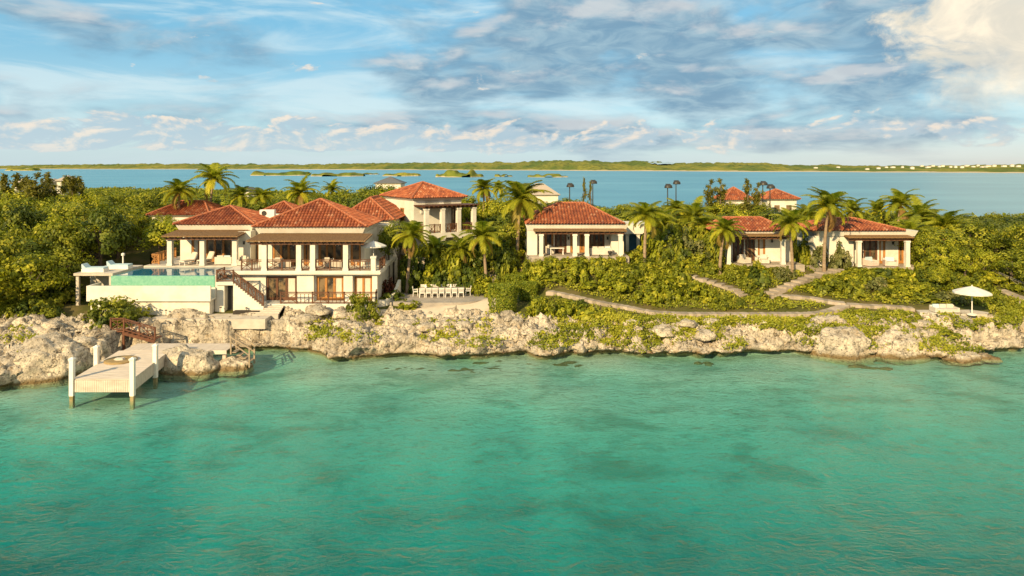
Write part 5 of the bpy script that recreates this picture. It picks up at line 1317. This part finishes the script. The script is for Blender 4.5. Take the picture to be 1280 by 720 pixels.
cnt['left'] = scatter_shrubs(-56, -39, 60.5, 70, 1.5, (.9, 1.4), (1.2, 2.2), pick(L_TREE, L_SHRUB, L_DARK, L_COVER), 'green shrub at the foot of the trees on the left shore', 'shrubs on the left shore', lambda x, y: y > 63.5 - (x + 39) * .1 - 2.5 and y > yback(x) - 1.0)
cnt['between'] = scatter_shrubs(13.5, 45, 76, 84, 1.9, (1.0, 1.6), (2.2, 4.2), pick(L_SHRUB, L_TREE, L_PALE), 'tall leafy shrub growing between and behind the cottages', 'shrubs around the cottages')
for k in range(9):
    x = XP(508, 73.6) + k * 1.0; y = 73.7 + random.uniform(-.2, .3)
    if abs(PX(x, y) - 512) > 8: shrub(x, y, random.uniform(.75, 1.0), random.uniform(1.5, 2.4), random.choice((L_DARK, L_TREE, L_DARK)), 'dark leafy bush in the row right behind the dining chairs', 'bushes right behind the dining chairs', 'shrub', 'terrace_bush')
for lab, xa, xb, yy, zf in (('middle', XP(659, 75), XP(780, 75), 74.1, 6.55), ('left smaller', XP(907, 74), XP(984, 74), 73.9, 5.72), ('rightmost', XP(1066, 74), XP(1141, 74), 74.4, 5.38)):
    x = xa
    while x < xb:
        y = yy + random.uniform(-.25, .1); shrub(x, y, random.uniform(.6, .85), max(.5, zf - g1(x, y) + random.uniform(-.1, .2)), random.choice((L_SHRUB, L_TREE)), f'leafy bush in the row along the {lab} cottage porch', f'bushes along the {lab} cottage porch', 'shrub', 'porch_bush'); x += .95
# --- broadleaf trees: crown and trunk, several kinds
TCR = [foliage('crown', 2.2, 2.2, 1.75, 42, 62, .75, .27, 200 + k, 0, -.55) for k in range(6)]
TWD = [wood_mesh(2.6, .16, 1.5, 300 + k) for k in range(3)]
for w in TWD: w.materials.append(BARK)
TV = {}
def tree(x, y, r, h, mat, label, group, z=None, name='broadleaf_tree'):
    """r crown radius, h overall height"""
    z = g1(x, y) if z is None else z
    t = thing(name, label, 'tree', (x, y, z), random.uniform(0, 6.28), group)
    k = random.randrange(6); key = (k, mat.name)
    if key not in TV: me = TCR[k].copy(); me.materials.append(mat); TV[key] = me
    s = r / 2.3; sz = max(.35, min(s * 1.6, h / 4.9))
    c = link('crown', TV[key], None, t); c.location = (0, 0, h - 2.0 * sz); c.scale = (s, s, sz)
    w = link('trunk', random.choice(TWD), None, t); q = (h - 2.0 * sz) / 2.3; w.scale = (max(.6, s), max(.6, s), q)
    return t
def scatter_trees(x0, x1, y0, y1, step, rr, hh, mat_pick, label, group, keep=lambda x, y: True, ztop=None):
    n = 0; y = y0
    while y < y1:
        st = step * (1 + max(0, y - 70) / 160)
        for xx in np.arange(x0 * y / y1 if x0 < 0 else x0, x1, st):
            x = xx + random.uniform(-.45, .45) * st; yy = y + random.uniform(-.4, .4) * st
            if not keep(x, yy): continue
            r = random.uniform(*rr) * (1 + max(0, yy - 80) / 250); h = random.uniform(*hh); z = g1(x, yy)
            if z < .8: continue
            for s in (1.0, .8, .62, .5):
                if not blocked(x, yy, r * s * .8) and not overlaps(x, yy, z, r * s * .9, h * s, 1): tree(x, yy, r * s, h * s, mat_pick(), label, group); n += 1; break
        y += st * .85
    return n
def ceil_px(px):                           # the row in the photograph that the wood's skyline keeps below
    return float(np.interp(px, [-80, 0, 60, 110, 200, 240, 300, 350, 420, 470, 520, 600, 640, 690, 720, 800, 880, 960, 1000, 1100, 1190, 1290, 1380], [238, 236, 236, 234, 236, 241, 243, 243, 238, 228, 231, 246, 246, 244, 247, 252, 249, 249, 256, 262, 268, 264, 262]))
def fit_h(x, y, h, z):
    top = HC - (ceil_px(PX(x, y)) - HOR + random.uniform(0, 7)) * y / FPX
    return max(.0, min(h, top - z))
def wood(x0f, x1f, y0, y1, step, rr, hh, mat_pick, label, group, keep=lambda x, y: True):
    n = 0; y = y0
    while y < y1:
        st = step * (1 + max(0, y - 70) / 95); a, c = x0f(y), x1f(y)
        for xx in np.arange(a, c, st):
            x = xx + random.uniform(-.45, .45) * st; yy = y + random.uniform(-.4, .4) * st; z = g1(x, yy)
            if z < 1.0 or not keep(x, yy): continue
            r = random.uniform(*rr) * (1 + max(0, yy - 75) / 160); h = fit_h(x, yy, random.uniform(*hh), z)
            if h < 1.1: continue
            for s in (1.0, .8, .62, .48):
                if not blocked(x, yy, r * s * .7) and not overlaps(x, yy, z, r * s * .9, h * s, 1): tree(x, yy, r * s, h * s, mat_pick(), label, group); n += 1; break
        y += st * .85
    return n
for px, y, h, r in ((1160, 74.5, 4.2, 1.4), (1183, 73, 4.0, 1.5), (1206, 72, 3.6, 1.4), (1229, 72.5, 3.4, 1.4), (1172, 70, 2.6, 1.1), (1196, 69, 2.4, 1.1)): tree(XP(px, y), y, r, h, random.choice((L_SHRUB, L_TREE)), 'bright bushy tree on the slope between the rightmost cottage and the beach umbrella', 'bright bushy trees above the beach umbrella')
cnt['w_left'] = wood(lambda y: XP(-70, y), lambda y: XP(215, y), 65, 112, 3.5, (2.0, 3.0), (4.2, 8.0), pick(L_TREE, L_TREE, L_DARK, L_SHRUB), 'bushy green tree in the wood left of the pool', 'trees in the wood left of the pool', lambda x, y: x < -40.8 or y > 76)
cnt['w_house'] = wood(lambda y: XP(212, y), lambda y: XP(480, y), 88, 125, 4.2, (2.2, 3.0), (5.5, 8.5), pick(L_TREE, L_SHRUB, L_DARK), 'leafy tree in the belt behind the villa roofs', 'trees behind the villa roofs')
cnt['w_mid'] = wood(lambda y: XP(470, y), lambda y: XP(668, y), 79, 124, 3.7, (1.9, 2.7), (4.2, 8.5), pick(L_TREE, L_DARK, L_SHRUB), 'leafy tree in the wood around the lookout villa', 'trees around the lookout villa')
cnt['w_right'] = wood(lambda y: XP(660, y), lambda y: XP(1210, y), 86, 122, 4.1, (2.0, 2.8), (2.6, 5.2), pick(L_TREE, L_SHRUB, L_SHRUB, L_DARK), 'leafy tree in the wood behind the cottages', 'trees behind the cottages')
cnt['w_far_right'] = wood(lambda y: XP(1150, y), lambda y: XP(1370, y), 70, 112, 3.6, (2.0, 3.0), (2.6, 5.0), pick(L_DARK, L_TREE, L_TREE), 'dark green tree in the wood at the right edge', 'trees at the right edge', lambda x, y: x > 44 or y > 82)
cnt['w_out_left'] = wood(lambda y: XP(-330, y), lambda y: XP(-60, y), 60, 105, 5.6, (2.4, 3.4), (3.5, 7.5), pick(L_TREE, L_DARK, L_SHRUB), 'bushy green tree in the wood beyond the left edge', 'trees beyond the left edge')
cnt['w_out_right'] = wood(lambda y: XP(1350, y), lambda y: XP(1640, y), 66, 105, 5.6, (2.4, 3.4), (2.2, 4.6), pick(L_TREE, L_DARK, L_SHRUB), 'bushy green tree in the wood beyond the right edge', 'trees beyond the right edge')
# --- far low scrub towards the bay: one mass
def scrub():
    rng = np.random.default_rng(5); P_ = []
    for _ in range(26000):
        y = rng.uniform(104, 335); x = rng.uniform(-.95, .95) * y
        if y > float(back_shore(x)) - 2 or g1(x, y) < .35: continue
        P_.append((x, y))
    P_ = np.array(P_); 
    keep = np.ones(len(P_), bool)
    for a, b_, c, d in FOOT: keep &= ~((P_[:, 0] > a) & (P_[:, 0] < b_) & (P_[:, 1] > c) & (P_[:, 1] < d))
    P_ = P_[keep]; z = G(P_[:, 0], P_[:, 1])
    hgt = 1.0 + 1.0 * vn(np.stack([P_[:, 0] * .08, P_[:, 1] * .08, z * 0], -1), 4) + .5 * vn(np.stack([P_[:, 0] * .4, P_[:, 1] * .4, z * 0], -1), 6)
    per = 9; k = np.repeat(np.arange(len(P_)), per); n = len(k)
    q = np.stack([P_[k, 0] + rng.normal(size=n) * 1.1, P_[k, 1] + rng.normal(size=n) * 1.1, z[k] + np.clip(hgt[k], .2, 3) * rng.uniform(.1, 1, n)], -1)
    N = rng.normal(size=(n, 3)) + np.array([0, -.3, .7])
    v, f = leaf_quads(q, N, .8, rng, .8)
    tone = rng.uniform(0, 1, len(P_))
    tag(link('scrub', np_mesh('scrub', v, f, np.clip(tone[k] * .6 + rng.uniform(0, .4, n), 0, 1)), L_TREE), 'low green scrub running down to the bay behind the trees', 'scrub', None, 'stuff')
scrub()
# --- ground cover creeping over rock and between shrubs: one mass
def cover():
    rng = np.random.default_rng(9); C = []; Rr = []
    S2 = SHORE[9:-2]; flat = S2.reshape(-1, 3); idx = rng.integers(0, len(flat), 15000)
    c = flat[idx]; px = PX(c[:, 0], c[:, 1])
    m = fbm(c * np.array([.30, .5, .2]) + 4, 3, 77) + .22 * vn(c * np.array([1.3, 1.3, .5]), 78)
    bias = np.interp(px, [0, 100, 330, 400, 460, 600, 680, 760, 960, 1040, 1240], [-.32, -.4, -.34, -.14, -.02, .0, .14, .30, .42, .24, .26])
    m = m + bias + np.clip((c[:, 2] - 1.6) * .10, -.3, .12)
    ok = (m > .10) & (c[:, 2] > .40 + .5 * (px < 640)) & ~((px > 60) & (px < 345)) & ~((px > 467) & (px < 600) & (c[:, 1] > 65.4))
    c = c[ok]
    g = []
    for _ in range(7000):
        x = rng.uniform(-12, 55); y = rng.uniform(64.2, 82)
        if x < 2 and y < 73.8: continue
        g.append((x, y, g1(x, y) + .05))
    c = np.concatenate([c, np.array(g)])
    keep = []
    for q in c:
        x, y, z = q; bad = False
        for a, b_, c0, d in FOOT:
            if a - .1 < x < b_ + .1 and c0 - .1 < y < d + .1: bad = True; break
        if not bad:
            for qx, qy, qz in PATHPTS:
                if (qx - x) ** 2 + (qy - y) ** 2 < .72: bad = True; break
        keep.append(not bad)
    c = c[np.array(keep)]
    c = c[[not overlaps(q[0], q[1], q[2], .25, .28) for q in c]]
    per = 13; k = np.repeat(np.arange(len(c)), per); n = len(k)
    q = c[k] + rng.normal(size=(n, 3)) * np.array([.26, .26, .10]) + np.array([0, 0, .10])
    N = rng.normal(size=(n, 3)) * .7 + np.array([0, -.6, .7])
    v, f = leaf_quads(q, N, .22, rng, .7)
    tone = .5 + .5 * vn(c * np.array([.5, .5, .5]), 91)
    tag(link('ground_cover', np_mesh('ground_cover', v, f, np.clip(tone[k] * .6 + rng.uniform(0, .5, n), 0, 1)), L_COVER), 'creeping yellow green ground cover over rock and between shrubs', 'ground cover', None, 'stuff')
cover()
# --- single shrubs one can point to
def at(px, py, r, h, mat, label, name='shrub', cat='shrub', k=None, z=None):
    p = gp(px, py); shrub(p.x, p.y, r, h, mat, label, None, cat, name, z, k)
at(143, 406, 2.15, 2.6, L_TREE, 'large round dark green shrub on the rocks below the pool', 'round_shrub', 'shrub', 8); at(141, 408, 1.6, 1.9, L_DARK, 'low dark bush at the foot of the large round shrub', 'round_shrub', 'shrub', 9)
at(453, 402, 1.25, 2.7, L_TREE, 'upright glossy shrub in front of the villa terrace rail', 'upright_shrub', 'shrub', 8)
at(441, 398, .8, 1.3, L_TREE, 'smaller shrub growing at the left foot of the upright glossy shrub')
at(470, 404, .7, .8, L_COVER, 'yellow low bush at the right foot of the upright glossy shrub')
at(511, 386, 1.0, 1.0, L_SHRUB, 'small round shrub at the left end of the dining terrace')
at(489, 377, 1.05, 1.0, L_DARK, 'dark mound of leaves beside the curved white wall')
at(486, 371, 1.0, 2.0, L_RED, 'red leaved shrub against the right end of the villa', 'red_shrub')
at(484, 352, 1.1, 2.6, L_TREE, 'tall green shrub between villa corner and curved wall')
at(608, 370, 1.45, 1.9, L_SHRUB, 'loose light green bush left of the clipped hedges')
tree(XP(486, 75.5), 75.5, 1.45, 7.0, L_TREE, 'tall light green tree between the villa and the lookout villa', None); tree(XP(499, 78), 78, 1.5, 7.0, L_DARK, 'dark green round crowned tree in front of the lookout villa side wall', None)
at(512, 300 + 58, 1.1, 4.5, L_DARK, 'dark round crowned shrub left of the slim palm'); 
at(832, 328, 1.35, 1.9, L_PALE, 'pale silvery shrub right of the palm beside the middle cottage', 'pale_shrub')
at(1003, 330, 1.1, 3.0, L_SHRUB, 'tall leafy shrub against the wall between the two right cottages')
at(1024, 334, .95, 2.6, L_PALE, 'pale shrub by the blank wall left of the large palm', 'pale_shrub'); at(1049, 335, 1.1, 2.7, L_PALE, 'pale shrub by the blank wall right of the large palm', 'pale_shrub')
at(20, 386, 1.6, 2.0, L_SHRUB, 'bright yellow green shrub at the far left above the rocks')
# clipped hedges
def clipped(px, py, r, h, label, seed, square=False):
    p = gp(px, py); rng = np.random.default_rng(seed); n = 5200
    a = rng.uniform(0, 6.283, n); z = rng.uniform(0, 1, n); top = rng.uniform(0, 1, n) < .3
    rr = np.where(top, np.sqrt(rng.uniform(0, 1, n)), 1.0) * r * (1 + .06 * np.sin(a * 5 + seed)); sq = np.maximum(np.abs(np.cos(a)), np.abs(np.sin(a)))
    rr = rr / (sq ** (.8 if square else .15)) * (.86 + .14 * np.where(top, 1, z))
    zz = np.where(top, h, z * h) + rng.normal(size=n) * .035
    q = np.stack([rr * np.cos(a), rr * np.sin(a), zz], -1) + rng.normal(size=(n, 3)) * .05
    N = np.where(top[:, None], np.array([0, 0, 1.0]), np.stack([np.cos(a), np.sin(a), a * 0], -1)) + rng.normal(size=(n, 3)) * .45
    v, f = leaf_quads(q, N, .17, rng)
    o = link('clipped_hedge', np_mesh('clipped_hedge', v, f, rng.uniform(.1, 1, n)), L_HEDGE); o.location = p
    tag(o, label, 'hedge', 'clipped hedges right of the dining terrace')
clipped(628, 391, 1.35, 2.5, 'tallest flat topped clipped hedge, nearest the sea', 1); clipped(645, 366, 1.0, 1.75, 'small flat topped clipped hedge, middle of three', 2, True); clipped(660, 373, .85, 1.45, 'lowest clipped hedge, right one of three', 3, True)
# agave
ag = thing('agave', 'grey green agave rosette on the rocks at far left', 'plant', gp(61, 377))
b = MB(); rnd = random.Random(2)
for k in range(34):
    a = rnd.uniform(0, 6.28); e = rnd.uniform(.35, 1.35); l = rnd.uniform(1.1, 1.6); u = Vector((math.cos(a) * math.cos(e), math.sin(a) * math.cos(e), math.sin(e))); s = Vector((-math.sin(a), math.cos(a), 0))
    c0, c1, c2 = u * .1, u * l * .55, u * l + Vector((0, 0, -.1)); b.add([c0 - s * .07, c0 + s * .07, c1 + s * .09, c2, c1 - s * .09], [(0, 1, 2, 4), (4, 2, 3)])
AGV = pmat('agave leaf', (.16, .20, .11), (.11, .15, .08), .6, 3, .1, 20); part('leaves', b, AGV, ag, False)

# --- palms
def palm_crown(L, seed, nf=26, green=.5):
    rng = random.Random(seed); V_ = []; F_ = []; Rr = []; b = MB()
    for k in range(nf):
        age = (k + rng.random()) / nf; a = k * 2.39996 + rng.uniform(-.25, .25); e0 = 1.40 - (2.0 if age > .9 else 1.70) * age ** .95 + rng.uniform(-.1, .1); l = L * rng.uniform(.85, 1.1) * (1 - .15 * abs(age - .5))
        droop = (1.35 + .45 * age) * rng.uniform(.8, 1.15); pts = [Vector((0, 0, 0))]; ns = 12; fw = []; swing = rng.uniform(-.3, .3)
        for i in range(ns):
            t = (i + .5) / ns; e = e0 - droop * t ** 1.4; aa = a + swing * t
            d = Vector((math.cos(aa) * math.cos(e), math.sin(aa) * math.cos(e), math.sin(e))); fw.append(d); pts.append(pts[-1] + d * l / ns)
        tone = min(.9, max(0, .25 + .5 * age + rng.uniform(-.25, .25))); dead_ = age > .90 and rng.random() < .8
        if dead_: tone = 1.0
        for i in range(0, ns): b.tube([pts[i], pts[i + 1]], [.035 * (1 - i / ns) + .008, .035 * (1 - (i + 1) / ns) + .008], 4, False); b.r[-4:] = [tone] * 4
        m = 26
        for j in range(m):
            t = .10 + .90 * (j + .5) / m; i = min(ns - 1, int(t * ns)); p = pts[i].lerp(pts[i + 1], t * ns - i); d = fw[i]
            side = d.cross(Vector((0, 0, 1))); side = side.normalized() if side.length > .05 else Vector((1, 0, 0)); up = side.cross(d)
            ll = L * .26 * math.sin(math.pi * (.12 + .84 * t)) ** .7 * rng.uniform(.85, 1.1)
            for s in (-1, 1):
                q = (side * s * .85 + d * (.45 + .5 * t) - Vector((0, 0, 1)) * (.25 + .3 * age) + up * .25).normalized(); q2 = (q - Vector((0, 0, .55))).normalized()
                w = d * (.055 * L / 2.6)
                b.add([p - w, p + w, p + q * ll * .55 + w * .8, p + q * ll * .55 + q2 * ll * .5, p + q * ll * .55 - w * .8], [(0, 1, 2, 4), (4, 2, 3)], 1.0 if dead_ else min(.97, max(0, tone + rng.uniform(-.2, .2))))
    me = b.mesh('crown'); me.materials.append(L_PALM); return me
PC = [palm_crown(2.6, 400 + k, 25 + k % 3 * 2) for k in range(5)]
def palm(px, pyb, pyc, Y, frond, label, lean=0.0, k=None, name='palm_tree', zb=None):
    x = XP(px, Y); z0 = g1(x, Y) if zb is None else zb; zc = ZP(pyc, Y); H = max(zc - z0, .8); lean = lean if lean > .3 else lean + random.uniform(-.7, .7)
    t = thing(name, label, 'palm tree', (x, Y, z0), 0)
    dx = lean; b = MB(); n = 9; pts = []; rad = []
    for i in range(n + 1):
        q = i / n; pts.append((dx * (q ** 1.6 - 1) , .15 * math.sin(q * 2.5), H * q - (.4 if i == 0 else 0))); rad.append((.19 - .07 * q + (.08 if i == 0 else 0)) * (.8 + .2 * frond / 2.6))
    b.tube(pts, rad, 9); o = part('trunk', b, PALMBARK, t, False, True)
    c = link('crown', PC[k if k is not None else random.randrange(5)], None, t); c.location = (0, pts[-1][1], H); s = frond * 1.18 / 2.6; c.scale = (s, s * random.uniform(.9, 1.1), s * random.uniform(.85, 1.2)); c.rotation_euler = (random.uniform(-.12, .12), random.uniform(-.12, .12), random.uniform(0, 6.28))
    return t
palm(267, 250, 224, 95, 2.7, 'tall palm silhouetted against the bay behind the left roof', .3, 0)
palm(224, 262, 240, 92, 2.2, 'dark palm beside the low orange roof left of the villa')
palm(327, 262, 246, 92, 2.1, 'low palm behind the air conditioner roofs', .2); palm(301, 262, 246, 97, 2.0, 'low palm right of the tall palm behind the left roof')
palm(376, 262, 241, 92, 2.6, 'bright yellow palm behind the peak of the main roof', .4, 1); palm(415, 255, 238, 104, 1.9, 'small dark palm behind the main roof, right of the yellow palm')
palm(515, 352, 295, 73.2, 2.3, 'slim palm with light trunk right of the villa umbrella', .5, 2); palm(603, 346, 297, 74, 2.35, 'slim palm behind the right end of the dining terrace', -.2, 3)
palm(651, 308, 250, 78.5, 3.3, 'largest palm, left of the middle cottage roof', .4, 4); palm(605, 270, 236, 98, 2.3, 'upright palm right of the lookout villa')
palm(624, 255, 236, 130, 1.9, 'small far palm between the upright palm and the largest palm')
palm(808, 325, 270, 74.3, 2.35, 'pale trunked palm right of the middle cottage', .15, 0); palm(867, 320, 272, 84, 2.6, 'yellow palm in the thicket left of the left smaller cottage', .2, 1)
palm(906, 333, 288, 73.0, 2.0, 'palm at the left corner of the left smaller cottage', .1, 2); palm(988, 334, 280, 73.4, 2.1, 'palm at the right corner of the left smaller cottage', .1, 3)
palm(1036, 334, 258, 74.2, 3.0, 'large palm in front of the blank wall of the rightmost cottage', .3, 4)
palm(1126, 300, 256, 90, 2.9, 'palm above the right end of the rightmost roof', .4, 0); palm(1152, 310, 274, 84, 2.8, 'yellow palm just right of the rightmost cottage roof', .3, 1); palm(1180, 315, 284, 80, 2.8, 'drooping palm farthest right above the hedge', .5, 2)
palm(1098, 300, 266, 95, 2.2, 'dark palm behind the rightmost roof'); palm(845, 300, 262, 95, 2.2, 'palm behind the pale trunked palm'); palm(1010, 300, 272, 90, 2.2, 'palm behind the gap between the two right cottages')
palm(826, 322, 282, 82, 2.4, 'palm rising from the thicket close behind the pale trunked palm'); palm(882, 322, 284, 80, 2.3, 'leaning palm just left of the left smaller cottage roof', .6); palm(1066, 320, 264, 88, 2.3, 'palm behind the ridge of the rightmost roof', .2); palm(1140, 320, 292, 78.5, 2.3, 'low yellow palm at the right corner of the rightmost cottage', .2)
palm(575, 345, 312, 76, 1.9, 'short palm with low crown in the thicket behind the dining table'); palm(545, 345, 310, 77, 1.9, 'short dark palm left in the thicket behind the dining table')
# --- feathery casuarinas
def cas_crown(seed):
    rng = np.random.default_rng(seed); n = 900; nb = 22; bt = rng.uniform(.12, 1, nb); ba = rng.uniform(0, 6.28, nb); bl = (1.05 - bt) ** .6 * rng.uniform(.5, 1.25, nb)
    kk = rng.integers(0, nb, n); t = np.clip(bt[kk] + rng.normal(size=n) * .025, 0, 1.05); a = ba[kk] + rng.normal(size=n) * .2
    r = bl[kk] * rng.uniform(.1, 1, n)
    q = np.stack([r * np.cos(a), r * np.sin(a), t * 4.6 + r * .9], -1) + rng.normal(size=(n, 3)) * .07
    N = rng.normal(size=(n, 3)); v, f = leaf_quads(q, N, .34, rng, .3); me = np_mesh('crown', v, f, rng.uniform(.1, 1, n)); me.materials.append(L_CAS); return me
CC = [cas_crown(k) for k in range(3)]
def cas(px, pyt, Y, label, w=1.0):
    x = XP(px, Y); z0 = g1(x, Y); H = ZP(pyt, Y) - z0; t = thing('casuarina_tree', label, 'tree', (x, Y, z0), random.uniform(0, 6), 'feathery casuarinas on the skyline')
    b = MB(); b.tube([(0, 0, -.3), (0.1, 0, H * .5), (0, 0, H * .97)], [.14, .09, .02], 7); part('trunk', b, BARK, t, False)
    c = link('crown', CC[random.randrange(3)], None, t); s = H / 4.9; c.scale = (s * .55 * w, s * .55 * w, s)
for px, pyt, Y in [(5, 215, 100), (22, 216, 104), (33, 217, 98), (45, 213, 96), (57, 215, 102), (63, 220, 97), (80, 219, 100), (91, 217, 97), (101, 220, 101)]: cas(px, pyt, Y, 'feathery upright casuarina on the skyline at the far left', 2.1)
cas(888, 222, 106, 'feathery casuarina left of the bright pyramid roof, left of two', 1.9); cas(901, 221, 107, 'feathery casuarina left of the bright pyramid roof, right of two', 1.9); cas(935, 223, 104, 'thin casuarina in front of the bright pyramid roof', 1.7); cas(947, 226, 104, 'thin casuarina between the two small orange roofs', 1.7); cas(730, 220, 110, 'sparse casuarina between the two lamp posts behind the middle cottage', .8); cas(738, 224, 109, 'sparse casuarina right beside the taller left lamp post', .7)
print('COUNTS', cnt, len(bpy.data.objects))
